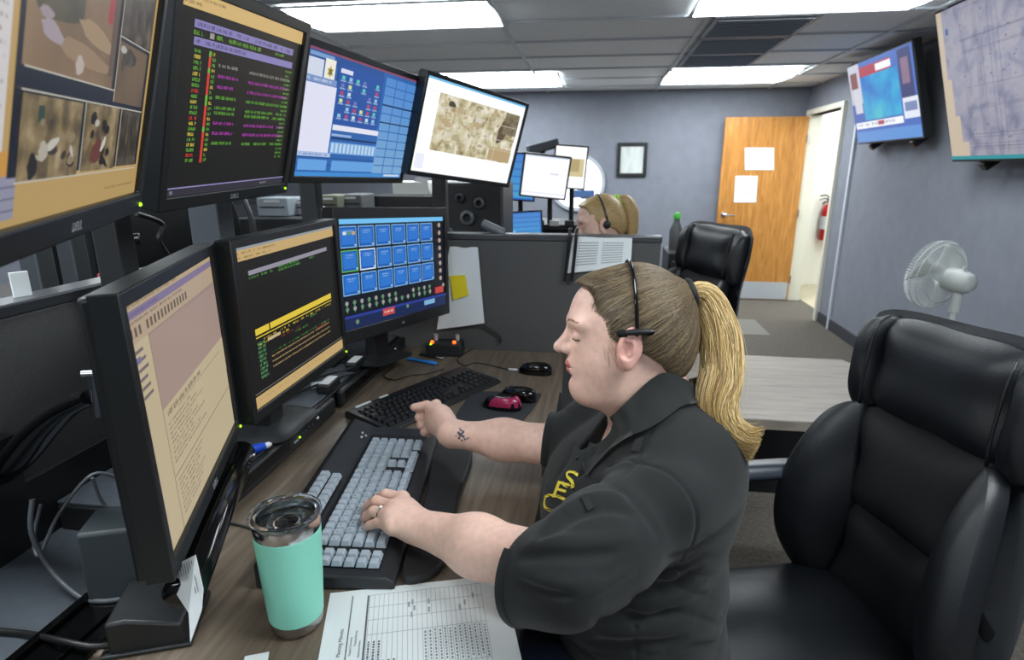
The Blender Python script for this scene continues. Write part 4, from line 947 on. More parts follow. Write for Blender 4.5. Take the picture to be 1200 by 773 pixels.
# pedestal fan
fc = atd(1098, 322, 2.75)
t = thing('pedestal_fan', 'white round pedestal fan standing behind the near chair', 'fan', (fc.x, fc.y, 0))
m_fan = mat('fan_white', (205, 210, 208), .4)
fz = fc.z; ax = Vector((-.42, .90, .10)).normalized(); X_, Y_, Z_ = frame_from(ax)
RF = Matrix((X_, Y_, Z_)).transposed()
O = Vector((0, 0, fz)); Rr = .158
cg = MB()
for i in range(72):
    a = 2*pi*i/72; dd = X_*cos(a)+Y_*sin(a)
    cg.tube([O+dd*.05-ax*.055, O+dd*.11-ax*.045, O+dd*.15-ax*.022, O+dd*Rr], .0012, 4, cap=False)
    cg.tube([O+dd*.03+ax*.07, O+dd*.10+ax*.065, O+dd*.15+ax*.035, O+dd*Rr], .0012, 4, cap=False)
for rr_, zz in ((Rr, 0), (.15, -.022), (.115, -.043), (.05, -.055), (.03, .07)): cg.tube([O+(X_*cos(a)+Y_*sin(a))*rr_+ax*zz for a in np.linspace(0, 2*pi, 49)], .0022 if rr_ < .16 else .007, 6, cap=False)
cg.build('wire_guard', m_fan, t, smooth=60)
for k in range(3):
    a0 = 2*pi*k/3; bl = MB(); vs = []; fs = []
    for i in range(7):
        for j in range(7):
            rr_ = .03+.115*i/6; a = a0+(.9*(j/6)-.2)*(1-.1*i/6); vs.append(O+(X_*cos(a)+Y_*sin(a))*rr_+ax*(.03-.05*(j/6)))
    for i in range(6):
        for j in range(6): fs.append((i*7+j, i*7+j+1, (i+1)*7+j+1, (i+1)*7+j))
    bl.add(vs, fs); o = bl.build('blade', mat('fan_blade', (214, 218, 214), .4), t, smooth=180); o.modifiers.new('s', 'SOLIDIFY').thickness = .002
MB().lathe([(0, -.17), (.03, -.168), (.045, -.15), (.055, -.10), (.052, -.06), (.0, -.055)], c=O, n=28, R=RF).build('motor_housing', m_fan, t, smooth=50)
MB().lathe([(0, .078), (.028, .074), (.03, .068)], c=O, n=24, R=RF).build('hub_cap', m_fan, t, smooth=50)
MB().tube([O-ax*.12+Vector((0, 0, .04)), O-ax*.12+Vector((0, 0, .07))], .008, 10).build('oscillation_knob', m_fan, t, smooth=50)
MB().tube([O-ax*.11, O-ax*.11+Vector((0, 0, -.14))], .022, 14).tube([(-ax*.11).xy.to_3d()+Vector((0, 0, fz-.12)), (-ax*.11).xy.to_3d()+Vector((0, 0, .03))], .014, 14).build('pole', m_fan, t, smooth=50)
MB().lathe([(0, 0), (.2, 0), (.2, .012), (.06, .035), (.02, .05), (0, .05)], c=(-ax*.11).xy.to_3d(), n=40).build('base', m_fan, t, smooth=40)

# ------------------------------------------------------------------ leather chairs
m_lea = mat('black_leather', (18, 21, 26), .42, bump=.35, bscale=420, spec=.6)
m_fab = mat('black_mesh_fabric', (20, 21, 24), .7, bump=.5, bscale=1600)
m_lea2 = mat('seam_thread', (52, 54, 57), .6)
def chair(label, loc, rz, recline=13, scale=1, seat_z=.50, roll=0, deep=.30):
    """local +x = the way the sitter faces, y across, z up; origin on the floor"""
    t = thing('office_chair', label, 'chair', loc, (0, 0, rz), group=None)
    rc = radians(recline); u = Vector((-sin(rc), 0, cos(rc))); nrm = Vector((cos(rc), 0, sin(rc))); B = Vector((-.20, 0, seat_z-.03))
    def pt(a, b, h, curve=.10):    # a across, b up the back, h proud of it
        return B + Rx(roll) @ (u*b + Vector((0, a, 0)) + nrm*(h + curve*(a/.3)**2 + .03*sin(pi*min(max(b, 0), .8)/.5)*.6))
    def F(c=.10): return lambda a, b, h: pt(a, b, h, c)
    sh = MB(); sh.pillow([(-.24, -.02), (-.31, .16), (-.32, .34), (-.27, .52), (-.27, .72), (-.22, .785), (0, .79), (.22, .79), (.27, .72), (.27, .52), (.32, .34), (.31, .16), (.24, -.02), (0, -.04)], -.08, lambda a, b, h: pt(a, b, h-.035, .05), back=0, e=3); sh.build('back_shell', m_lea, t, smooth=180)
    hp = MB(); hp.pillow([(-.185, .54), (-.19, .66), (-.18, .765), (0, .775), (.18, .765), (.19, .66), (.185, .54), (0, .53)], .06, F(.03), back=.05, e=4.5); hp.build('headrest', m_lea, t, smooth=180)
    for s in (-1, 1):
        wg = MB(); wg.pillow([(s*a, b) for a, b in ((.185, .53), (.187, .66), (.183, .765), (.215, .765), (.252, .74), (.258, .64), (.245, .53))], .042, F(.05), back=.05, e=3); wg.build('headrest_wing', m_lea, t, smooth=180)
        wb = MB(); wb.tube([pt(s*.188, .54+.0275*i, .052-.012*(abs(i-4)/4)**3, .03) for i in range(9)], .0035, 6); wb.build('piping', m_lea, t, smooth=180)
        bo = MB(); bo.pillow([(s*a, b) for a, b in ((.185, .535), (.245, .50), (.285, .38), (.305, .22), (.295, .08), (.25, .0), (.20, .02), (.165, .14), (.15, .27), (.165, .40))], .075, F(.14), back=.05, e=2.6); bo.build('side_bolster', m_lea, t, smooth=180)
    up2 = MB(); up2.pillow([(-.18, .53), (-.165, .40), (-.152, .275), (0, .262), (.152, .275), (.165, .40), (.18, .53), (0, .525)], .042, F(.08), back=.05, e=5); up2.build('upper_back_panel', m_fab, t, smooth=180)
    lo = MB(); lo.pillow([(-.152, .268), (-.165, .14), (-.20, .02), (-.12, -.02), (.12, -.02), (.20, .02), (.165, .14), (.152, .268), (0, .256)], .040, F(.08), back=.05, e=5); lo.build('lower_back_panel', m_fab, t, smooth=180)
    se = MB(); SZ = seat_z
    def sp(a, b, h): return Vector((b, a, SZ-.05+h-.035*max(0, (b-deep+.1)/.1)**2*.3+.02*(a/.25)**2))
    se.pillow([(-.25, -.22), (-.27, 0), (-.26, deep-.08), (-.18, deep-.01), (0, deep), (.18, deep-.01), (.26, deep-.08), (.27, 0), (.25, -.22), (0, -.24)], .07, sp, back=.06, e=3.2); se.build('seat', m_lea, t, smooth=180)
    se = MB(); se.pillow([(-.17, -.20), (-.19, 0), (-.18, deep-.08), (0, deep-.05), (.18, deep-.08), (.19, 0), (.17, -.20), (0, -.21)], .03, lambda a, b, h: sp(a, b, h+.045), back=.03, e=3); se.build('seat_pad', m_lea, t, smooth=180)
    MB().box((0, 0, SZ-.13), (.36, .36, .03)).build('seat_pan', m_black, t, bevel=.01)
    for s in (-1, 1):
        am = MB(); y = s*.315; SZ = seat_z+((.05 if s < 0 else -.20) if scale < .9 else -.02)
        am.tube([(-.16, y*.86, SZ-.10), (-.17, y, SZ+.05), (-.15, y, SZ+.17), (-.02, y, SZ+.20), (.14, y, SZ+.19), (.20, y, SZ+.12), (.16, y, SZ-.0), (.10, y*.86, SZ-.11)], .019, 12, flat=.8, smooth=6); am.build('armrest', mat('arm_plastic', (40, 44, 50), .3), t, smooth=180)
        ap = MB(); ap.pillow([(-.035, -.15), (-.04, 0), (-.032, .17), (0, .19), (.032, .17), (.04, 0), (.035, -.15), (0, -.165)], .025, lambda a, b, h, y=y: Vector((b, a+y, SZ+.212+h-.12*max(0, b-.08)**1.2)), back=.012, e=3.4); ap.build('arm_pad', mat('arm_leather', (52, 58, 68), .3, bump=.2, bscale=500), t, smooth=180)
    MB().tube([(0, 0, SZ-.14), (0, 0, .1)], .028, 16).build('gas_lift', m_steel, t, smooth=50)
    for k in range(5):
        a = 2*pi*k/5+.3; e = Vector((cos(a), sin(a), 0)); MB().tube([Vector((0, 0, .12)), e*.15+Vector((0, 0, .11)), e*.29+Vector((0, 0, .08))], [.03, .022, .016], 10).build('base_arm', m_black, t, smooth=50)
        n_ = e.cross(Vector((0, 0, 1))); MB().tube([e*.29+n_*-.022+Vector((0, 0, .03)), e*.29+n_*.022+Vector((0, 0, .03))], .03, 16).build('caster', m_black, t, smooth=50)
    t.scale = (scale,)*3; return t
chs = .83; B1 = Vector((.645, 1.155, .602)); rzc = pi+radians(15); org = B1-Rz(rzc) @ Vector((-.20*chs, 0, 0))
chair('big black leather office chair she is sitting in, nearest chair', (org.x, org.y, 0), rzc, 2.5, chs, seat_z=.602/chs+.03-.05, roll=.034, deep=.50)
chair('black leather office chair of the blonde dispatcher beyond the partition', (.32, 2.97, 0), pi+radians(24), 6, 1.0, seat_z=.48)

# ------------------------------------------------------------------ second workstation beyond the partition
def simple_content(kind):
    def f(s):
        if kind == 'white': s.rect(0, 0, 1, 1, scr((240, 240, 250), 1.1)); s.rect(0, 0, 1, .03, scr((190, 205, 230), 1)); s.rect(.6, .4, .8, .44, scr((215, 215, 228), 1)); s.rect(0, .9, 1, .93, scr((225, 228, 240), 1))
        elif kind == 'blue': s.rect(0, 0, 1, 1, scr((52, 112, 200), .95)); [s.rect(.03, .03+.16*i, .97, .16+.16*i, scr((70, 135+5*i, 215), .95)) for i in range(6)]; s.rect(.1, .6, .3, .8, scr((120, 180, 235), .95))
        elif kind == 'map': s.rect(0, 0, 1, 1, scr((250, 250, 248), 1.15)); s.rect(.2, .28, .95, .72, scr((214, 200, 150), .95)); s.rect(.5, .3, .8, .6, scr((190, 170, 120), .9))
        elif kind == 'dark': s.rect(0, 0, 1, 1, scr((24, 24, 26), .8)); [s.row(.05, .08+.05*i, .9, .015, scr(((90, 170, 80), (170, 60, 160))[i % 2], .7), i, .8) for i in range(16)]
    return f
t = thing('console_desk', 'black console cabinet of the workstation beyond the partition', 'console', (-.21, 3.35, 0))
MB().box((0, .1, .60), (.78, .4, 1.15)).build('cabinet', m_dark, t, bevel=.01); MB().box((0, .1, 1.19), (.82, .45, .03)).build('top', m_black, t, bevel=.004)
for i in range(9): MB().box((-.34+.08*i, -.13, 1.215), (.05, .03, .03)).build('switch', m_label if i % 3 == 1 else m_dark, t, bevel=.003)
def farmon(label, px, Y, W, H, yaw, tilt, roll, kind):
    c = ony(px[0], px[1], Y); m_ = monitor(label, tuple(c), yaw, tilt, roll, W, H, simple_content(kind), bez=(.008,)*4, deep=.03, led=False, logo=False, stand='none')
    py_ = max(Y+.07, 3.30); MB().tube([c+Vector((.01, .03, 0)), Vector((c.x+.01, py_, c.z)), Vector((c.x+.01, py_, 1.206 if c.z > 1.25 else c.z-.01))], .014, 8).build('stand_post', m_steel, m_, world=True, smooth=60); return m_
farmon('distant white-screened monitor beyond the partition, between the blue screen and the round window', (639, 207), 3.1, .225, .20, 14, -8, 6, 'white')
farmon('distant blue-screened monitor tucked behind the map monitor', (606, 207), 3.3, .20, .24, 18, -6, 4, 'blue')
farmon('distant tan and white map monitor in front of the round window', (668, 196), 3.45, .17, .22, 6, -4, 4, 'map')
farmon('small distant blue monitor just above the partition edge', (613, 266), 3.1, .19, .147, 14, 2, -3, 'blue')
c = ony(636, 172, 3.5)
tag(MB().box(c, (.17, .1, .05), Rz(.3) @ Ry(-.25)).box(c+Vector((0, 0, -.1)), (.03, .03, .2)).build('camera_unit', mat('mid_grey_plastic', (66, 70, 76), .5), bevel=.006), 'dark grey tilted unit on top of the distant monitors', 'equipment')
c = ony(555, 232, 2.6)
t = thing('equipment_rack', 'black equipment tower below the map monitor beyond the partition', 'equipment rack', (c.x, 2.62, 0))
MB().box((0, 0, .72), (.30, .3, 1.44)).build('body', m_dark, t, bevel=.01)
for (dx, dz, r_) in ((.0, 1.30, .03), (.05, 1.36, .022), (-.03, 1.38, .018), (.08, 1.27, .02), (-.08, 1.24, .02)): MB().lathe([(r_*.6, 0), (r_, .006), (r_, .014), (r_*.6, .02), (r_*.6, 0)], c=(dx, -.15, dz), n=20, R=Rx(radians(90))).build('dial', mat('dial_grey', (100, 104, 108), .35), t, smooth=50)
c = ony(575, 268, 2.4)
tag(MB().tube([ony(566, 262, 2.03), ony(590, 273, 2.015)], .016, 10).build('handset', mat('handset_grey', (110, 115, 120), .4), smooth=60), 'grey handset leaning just above the partition edge', 'handset')
# bright window strip / binder row behind the upper blue monitor
for (x0, x1, lab) in ((466, 508, 'broad white binder standing on the far shelf below the blue control monitor'), (512, 528, 'narrow white binder on the far shelf beside the broad one'), (530, 535, 'slim white binder, rightmost on the far shelf')):
    a = ony(x0, 212, 3.6); b = ony(x1, 228, 3.6); tag(MB().box((a+b)/2, (b.x-a.x, .2, a.z-b.z)).build('binder', m_white, bevel=.006), lab, 'binder')
zc = ony(500, 228, 3.6).z
tag(MB().box((ony(500, 228, 3.62).x, 3.62, zc-.27), (.62, .34, .54)).build('far_counter', m_dark, bevel=.006), 'dark counter carrying the white binders', 'counter')
tag(MB().box((ony(500, 228, 3.62).x, 3.62, (zc-.54)/2), (.56, .30, zc-.54)).build('counter_cabinet', m_black, bevel=.006), 'black cabinet under the dark counter of the white binders', 'cabinet')
za = ony(338, 254, 2.9).z; xa, xb = ony(292, 254, 2.9).x, ony(436, 242, 3.2).x
tag(MB().box(((xa+xb)/2, 3.12, za/2), (xb-xa, .64, za)).build('storage_cabinet', m_dark, bevel=.008), 'low dark cabinet carrying the document boxes behind the monitors', 'cabinet')
def paperbox(x0, y0, x1, y1, Y, m, lab, name='paper_tray', cat='tray', dp=.2):
    a = ony(x0, y0, Y); b = ony(x1, y1, Y); c = (a+b)/2; b.z = za
    t = thing(name, lab, cat, (c.x, Y+dp/2, b.z+.001)); W_, H_ = b.x-a.x, a.z-b.z
    MB().box((0, 0, H_/2), (W_, dp, H_)).build('body', m, t, bevel=.006); MB().box((0, -dp/2-.002, H_*.5), (W_*.8, .004, H_*.08)).build('slot', m_dark, t); MB().box((0, -dp/2-.003, H_*.82), (W_*.5, .006, H_*.1)).build('label_strip', m_label, t)
    return t
paperbox(300, 232, 338, 254, 2.9, mat('pale_blue_grey', (150, 160, 168), .6), 'pale grey document box in the background under the dark text monitor', 'document_box', 'box')
paperbox(340, 234, 368, 252, 3.0, mat('lilac_grey', (140, 144, 158), .6), 'lilac grey document box beside the pale one in the background', 'document_box', 'box')
paperbox(373, 229, 396, 242, 3.1, mat('olive_box', (112, 114, 98), .7), 'olive grey box in the background below the blue control monitor', 'document_box', 'box')
paperbox(398, 228, 424, 242, 3.2, mat('dull_box', (96, 98, 100), .7), 'dull grey box in the background right of the olive one', 'document_box', 'box')
paperbox(356, 243, 371, 252, 2.8, m_white, 'small white box in front of the lilac document box', 'document_box', 'box', .1)
# left background: second row of consoles
t = thing('console_desk', 'long dark console desk of the row behind the monitors, left background', 'console', (-2.5, 3.0, 0))
MB().box((0, 0, .86), (1.5, 3.2, .04)).build('top', mat('brown_grey_top', (74, 68, 64), .5, noise=.1, nscale=20), t, bevel=.004); MB().box((-.6, 0, .44), (.05, 3.1, .86)).build('back_panel', m_panel, t)
for y in (-1.4, 0, 1.4): MB().box((0, y, .42), (1.1, .05, .84)).build('leg', m_steel, t)
def backmon(px, X, W, H, yaw, lab, kind='dark', tilt=0):
    c = onx(px[0], px[1], X); return monitor(lab, tuple(c), yaw, tilt, 0, W, H, simple_content(kind), bez=(.015,)*4, deep=.05, led=False, logo=False)
backmon((115, 282), -1.75, .42, .30, -60, 'black monitor seen from behind in the left background, above the cream monitor')
backmon((66, 300), -2.25, .30, .42, -80, 'tall black monitor seen from behind at the far left background')
def postb(px, X, z0, z1, lab, w_=.05, m=None):
    c = onx(px[0], px[1], X); t = thing('support_post', lab, 'post', (c.x, c.y, 0))
    MB().box((0, 0, z1/2), (w_, w_, z1)).build('column', m or mat('post_slate', (60, 65, 70), .5), t, bevel=.004); MB().box((0, 0, .01), (.18, .18, .02)).build('base_plate', m_steel, t)
postb((40, 290), -1.35, 0, 1.6, 'slate post at the far left background beside the white card')
postb((84, 290), -1.45, 0, 1.6, 'slate post between the two black monitor backs, left background')
for k, (x0, y0, x1, y1, X, lab) in enumerate(((12, 320, 38, 357, -.975, 'white card on the console behind the partition, far left'), (152, 244, 192, 272, -2.4, 'white sheet pinned in the background left of the dark text monitor'))):
    a, b = onx(x0, y0, X), onx(x1, y1, X); b.z = .882 if k else 1.2865; c = (a+b)/2; tag(MB().box(c, (.004, abs(b.y-a.y), a.z-b.z), Rz(-.3)).build('white_card', m_paper), lab, 'card')
# black office chair in the left background
c = onx(205, 275, -1.9); t = thing('office_chair', 'black round-backed chair in the left background above the cream monitor', 'chair', (c.x, c.y, 0), (0, 0, -.6))
MB().pillow([(-.22, -.2), (-.26, .05), (-.18, .28), (0, .33), (.18, .28), (.26, .05), (.22, -.2), (0, -.24)], .06, lambda a, b_, h_: Vector((h_+.05*(a/.2)**2, a, c.z+b_)), back=.03).build('backrest', m_black, t, smooth=180)
MB().tube([(.02+.05*(y/.2)**2, y, c.z+z) for y, z in ((-.27, -.2), (-.3, .05), (-.2, .32), (0, .37), (.2, .32), (.3, .05), (.27, -.2))], .014, 8, smooth=6).build('back_rim', mat('rim_grey', (88, 92, 96), .3, .5), t, smooth=60)
MB().pillow([(-.24, -.24), (-.25, .2), (0, .26), (.25, .2), (.24, -.24)], .06, lambda a, b_, h_: Vector((b_+.26, a, .52+h_)), back=.04).build('seat', m_black, t, smooth=180)
MB().tube([(.24, 0, .5), (.24, 0, .06)], .03, 12).build('gas_lift', m_steel, t, smooth=60)
for k in range(5):
    a = 2*pi*k/5; MB().tube([(.24, 0, .1), (.24+.3*cos(a), .3*sin(a), .04)], .02, 8).build('base_arm', m_black, t, smooth=60)
# jumble of headsets / cables in the left background
cord('cable', [onx(118, 262, -1.3), onx(125, 285, -1.3), onx(122, 300, -1.3), onx(140, 322, -1.3), onx(158, 318, -1.35)], .006, 'grey cable hanging in front of the monitor back, left background', m_gcord)
cord('cable', [onx(160, 250, -1.4), onx(190, 262, -1.4), onx(186, 280, -1.4), onx(196, 298, -1.4)], .008, 'black cable bundle beside the round-backed chair, left background')
0 and cord('cable', [onx(0, 300, -1.2), onx(12, 303, -1.2), onx(26, 309, -1.2), onx(30, 306, -1.2)], .006, 'grey cable at the far left edge above the white card', m_gcord)
tag(MB().tube([onx(126, 311, -1.28), onx(137, 303, -1.28)], .010, 8).build('indicator_lamp', mat('warm_lamp', (240, 240, 200), .4, emit=(255, 250, 190), estr=1.5), smooth=60), 'small lit lamp glowing in the left background above the cream monitor', 'lamp')
p = onx(128, 323, -1.3); tag(MB().box(p, (.03, .05, .02)).build('red_item', mat('dull_pink', (170, 70, 84), .6), bevel=.004), 'small pinkish item below the lit lamp in the left background', 'small item')
p = onx(170, 300, -1.95)
t = thing('desk_phone', 'black desk phone on the console in the left background', 'phone', (p.x, p.y, .88))
MB().box((0, 0, .04), (.2, .22, .06), Ry(-.3)).build('base', m_black, t, bevel=.01); MB().tube([(0, -.08, .10), (0, 0, .12), (0, .08, .10)], .022, 10, smooth=4).build('handset', m_blackg, t, smooth=60)
# monitors' shelf in the upper part, far cabinet wall left
t = thing('tall_cabinet', 'dark cabinet against the left background between monitors', 'cabinet', (-3.6, 5.8, 0))
MB().box((0, 0, .6), (.9, .5, 1.2)).build('body', m_dark, t, bevel=.01)
for s in (-1, 1): d_ = MB().box((s*.22, -.255, .6), (.42, .02, 1.1)).build('door', mat('cabinet_door', (58, 60, 64), .5), t, bevel=.004); MB().box((s*.05, -.275, .65), (.015, .02, .12)).build('handle', m_chrome, d_, bevel=.003)
# dark thing right of person 2 (second chair's neighbour cabinet) and the green-topped bottle
c = ony(793, 262, 3.3); t = thing('spray_bottle', 'dark bottle with a green top standing behind the second leather chair', 'bottle', (ony(793, 262, 3.9).x, 3.9, 1.0))
MB().lathe([(0, 0), (.04, 0), (.042, .12), (.02, .17), (.016, .20), (0, .20)], n=24).build('body', mat('dark_grey_bottle', (70, 72, 74), .4), t, smooth=50)
MB().lathe([(0, .19), (.022, .19), (.024, .215), (.012, .232), (0, .232)], n=20).build('cap', mat('lime_cap', (70, 160, 60), .4), t, smooth=50)
t = thing('side_cabinet', 'dark low cabinet behind the second leather chair', 'cabinet', (.60, 3.9, 0))
MB().box((0, 0, .5), (.34, .34, 1.0)).build('body', m_dark, t, bevel=.008); MB().box((0, -.18, .75), (.3, .02, .4)).build('drawer', mat('drawer_grey', (50, 52, 56), .5), t, bevel=.003)
c = ony(780, 395, 1); 

# ------------------------------------------------------------------ implicit surfaces for bodies and clothes
def V(*a): return np.array(a, np.float64)
def vv(v): return np.array([v[0], v[1], v[2]], np.float64)
def ell(p, c, r, R=None):
    q = p-c
    if R is not None: q = q @ R       # columns of R are the local axes
    k0 = np.linalg.norm(q/r, axis=-1); k1 = np.linalg.norm(q/(np.array(r)**2), axis=-1)+1e-9
    return k0*(k0-1)/k1
def cone(p, a, b, ra, rb):
    ab = b-a; h = np.clip(((p-a) @ ab)/(ab @ ab), 0, 1)
    return np.linalg.norm(p-a-h[..., None]*ab, axis=-1)-(ra+(rb-ra)*h)
def smin(a, b, k):
    h = np.maximum(k-np.abs(a-b), 0)/k; return np.minimum(a, b)-h*h*k*.25
def smax(a, b, k): return -smin(-a, -b, k)
def U(k, *ds):
    d = ds[0]
    for e in ds[1:]: d = smin(d, e, k)
    return d
def flatcone(p, a, b, ra, rb, n, sq):
    """cone flattened along n by factor sq"""
    n = n/np.linalg.norm(n); P = p+((p-a) @ n)[..., None]*n*(1/sq-1); B = b+((b-a) @ n)*n*(1/sq-1)
    return cone(P, a, B, ra, rb)*sq
def mesh_sdf(fn, lo, hi, h, B=8, slack=1.0):
    lo = np.array(lo, float); hi = np.array(hi, float); bs = B*h
    nb = np.ceil((hi-lo)/bs).astype(int); I = np.stack(np.meshgrid(*[np.arange(n) for n in nb], indexing='ij'), -1).reshape(-1, 3)
    c = lo+(I+.5)*bs; d = fn(c); keep = np.abs(d) < bs*.95*slack+h*2; I = I[keep]
    o = np.stack(np.meshgrid(*[np.arange(B+1)]*3, indexing='ij'), -1).reshape(-1, 3)
    Vs = []; ids = []; F = []
    N = nb*B+2
    for s in range(0, len(I), 400):
        J = I[s:s+400]; P = lo+(J[:, None, :]*B+o[None])*h; D = fn(P.reshape(-1, 3)).reshape(len(J), B+1, B+1, B+1)
        cor = [D[:, i:B+i, j:B+j, k:B+k] for i in (0, 1) for j in (0, 1) for k in (0, 1)]
        S = np.stack(cor, -1); act = (S.min(-1) < 0) & (S.max(-1) >= 0)
        bi, x, y, z = np.nonzero(act); v = S[bi, x, y, z]
        acc = np.zeros((len(bi), 3)); cnt = np.zeros(len(bi)); co = np.array([(i, j, k) for i in (0, 1) for j in (0, 1) for k in (0, 1)], float)
        for a in range(8):
            for b in range(a+1, 8):
                if abs(co[a]-co[b]).sum() != 1: continue
                m = (v[:, a] < 0) != (v[:, b] < 0); t = v[:, a]/(v[:, a]-v[:, b]+1e-12)
                pt = co[a]+(co[b]-co[a])*t[:, None]; acc[m] += pt[m]; cnt[m] += 1
        cell = J[bi]*B+np.stack([x, y, z], -1); Vs.append(lo+(cell+acc/cnt[:, None])*h); ids.append((cell[:, 0]*N[1]+cell[:, 1])*N[2]+cell[:, 2])
        # faces: edge along axis a starting at the cell corner 0
        for a in range(3):
            e = [0, 0, 0]; e[a] = 1; s0 = v[:, 0] < 0; s1 = v[:, {0: 4, 1: 2, 2: 1}[a]] < 0; m = s0 != s1; cc = cell[m]; fl = s0[m]
            u = [0, 0, 0]; w_ = [0, 0, 0]; u[(a+1) % 3] = 1; w_[(a+2) % 3] = 1; u = np.array(u); w_ = np.array(w_)
            q = np.stack([cc, cc-u, cc-u-w_, cc-w_], 1); key = (q[..., 0]*N[1]+q[..., 1])*N[2]+q[..., 2]
            key[~fl] = key[~fl][:, ::-1]; F.append(key)
    Vs = np.concatenate(Vs); ids = np.concatenate(ids); F = np.concatenate(F)
    order = np.argsort(ids); sid = ids[order]; pos = np.searchsorted(sid, F); pos = np.clip(pos, 0, len(sid)-1); ok = (sid[pos] == F).all(1)
    F = order[pos[ok]]
    # project vertices onto the surface once for smoothness
    for _ in range(2):
        e = h*.5; d = fn(Vs); g = np.stack([fn(Vs+np.eye(3)[i]*e)-fn(Vs-np.eye(3)[i]*e) for i in range(3)], -1)/(2*e); n2 = (g**2).sum(-1)+1e-6; st = -(d/n2)[:, None]*g
        L = np.linalg.norm(st, axis=1, keepdims=True); st *= np.minimum(1, h*.8/(L+1e-9)); Vs = Vs+st*.8
    return Vs, F
def np_obj(name, Vs, F, mats, parent=None, midx=None):
    me = bpy.data.meshes.new(name); me.vertices.add(len(Vs)); me.vertices.foreach_set('co', Vs.astype(np.float32).ravel())
    me.loops.add(len(F)*4); me.loops.foreach_set('vertex_index', F.astype(np.int32).ravel())
    me.polygons.add(len(F)); me.polygons.foreach_set('loop_start', np.arange(0, len(F)*4, 4, dtype=np.int32)); me.polygons.foreach_set('loop_total', np.full(len(F), 4, np.int32))
    for m in mats: me.materials.append(m)
    if midx is not None: me.polygons.foreach_set('material_index', midx.astype(np.int32))
    me.polygons.foreach_set('use_smooth', np.ones(len(F), bool)); me.update(calc_edges=True); me.validate()
    ob = bpy.data.objects.new(name, me); COL.objects.link(ob)
    if parent: ob.parent = parent
    return ob

def near_only(fn, p, c, r):
    """evaluate fn only within r of c; further out the distance to a slightly smaller sphere will do"""
    dc = np.linalg.norm(p-c, axis=-1); m = dc < r; out = dc-r*.72; out[~m] = np.maximum(out[~m], .03)
    if m.any(): out[m] = fn(p[m])
    return out
# skin with slight mottling and subsurface
def skin_mat(name, col, freck=.08, scale=90):
    m = mat(name, col, .48, noise=freck, nscale=scale, bump=.12, bscale=900); b = m.node_tree.nodes['Principled BSDF']
    b.inputs['Subsurface Weight'].default_value = .12; b.inputs['Subsurface Radius'].default_value = (.012, .005, .003); b.inputs['Subsurface Scale'].default_value = .6
    return m
m_skin = skin_mat('fair_skin', (234, 194, 178)); m_lip = skin_mat('lip_skin', (196, 118, 112), .04); m_ear = skin_mat('rosy_skin', (228, 174, 162), .05)
m_tat = mat('tattoo_ink', (72, 78, 92), .55); m_brow = mat('brow_hair', (150, 112, 84), .8); m_lash = mat('eyelash', (70, 52, 44), .7)
m_shirt = mat('black_green_knit', (14, 19, 20), .8, bump=.5, bscale=1400, sheen=.12, noise=.08, nscale=700)

# head frame: local x = towards the face front, y = her left (camera side), z = crown
HO = vv(atd(737, 408, .985))
def head_frame(yaw, pitch, tilt):
    """yaw: turn from facing -X; pitch: nod down; tilt: crown leaning away from the camera"""
    f = Vector((-1, 0, 0)); l = Vector((0, -1, 0)); u = Vector((0, 0, 1))
    M = Matrix((f, l, u)).transposed()
    M = Rz(radians(yaw)) @ M @ Rx(radians(tilt)) @ Ry(radians(pitch)); return np.array(M)
HM = head_frame(6, 3, 9)
def tohead(p): return (p-HO) @ HM
def fromhead(q): return np.asarray(q) @ HM.T + HO
def face_sdf(q):
    s = q*np.array([1, 1, 1]); y = np.abs(q[..., 1]); Q = np.stack([q[..., 0], y, q[..., 2]], -1)
    d = ell(q, V(-.006, 0, .038), (.096, .073, .095))
    d = smin(d, ell(q, V(.036, 0, .055), (.058, .060, .062)), .02)
    d = smin(d, ell(q, V(.040, 0, -.004), (.056, .060, .070)), .025)
    d = smin(d, ell(Q, V(.034, .030, -.030), (.040, .034, .042)), .025)       # cheek
    d = smin(d, ell(q, V(.060, 0, -.052), (.036, .034, .030)), .022)            # jaw
    d = smin(d, ell(q, V(.076, 0, -.062), (.019, .020, .017)), .016)            # chin
    d = smin(d, ell(q, V(.030, 0, -.072), (.055, .050, .026)), .03)             # soft under-chin
    d = smin(d, ell(q, V(.083, 0, -.022), (.019, .027, .024)), .014)            # muzzle
    d = smin(d, ell(Q, V(.080, .026, .048), (.018, .026, .013)), .018)          # brow
    d = smax(d, -ell(Q, V(.107, .031, .030), (.018, .017, .012)), .014)         # socket
    d = smin(d, ell(Q, V(.0805, .031, .028), (.0125, .0145, .0115)), .004)        # lidded eye
    d = smin(d, cone(q, V(.092, 0, .036), V(.112, 0, .010), .0075, .0092), .010)     # nose bridge
    d = smin(d, ell(q, V(.112, 0, .007), (.0115, .0095, .009)), .006)
    d = smin(d, ell(Q, V(.101, .011, .004), (.010, .0065, .0075)), .006)
    d = smax(d, -ell(Q, V(.106, .0055, -.0035), (.0045, .0028, .004)), .002)
    d = smin(d, ell(q, V(.0970, 0, -.0195), (.0085, .021, .0055)), .006)         # upper lip
    d = smin(d, ell(q, V(.0940, 0, -.0305), (.0085, .018, .0062)), .006)          # lower lip
    d = smax(d, -ell(q, V(.108, 0, -.0252), (.014, .026, .0011)), .003)
    d = smax(d, -ell(q, V(.104, 0, -.0425), (.010, .02, .005)), .008)
    return d
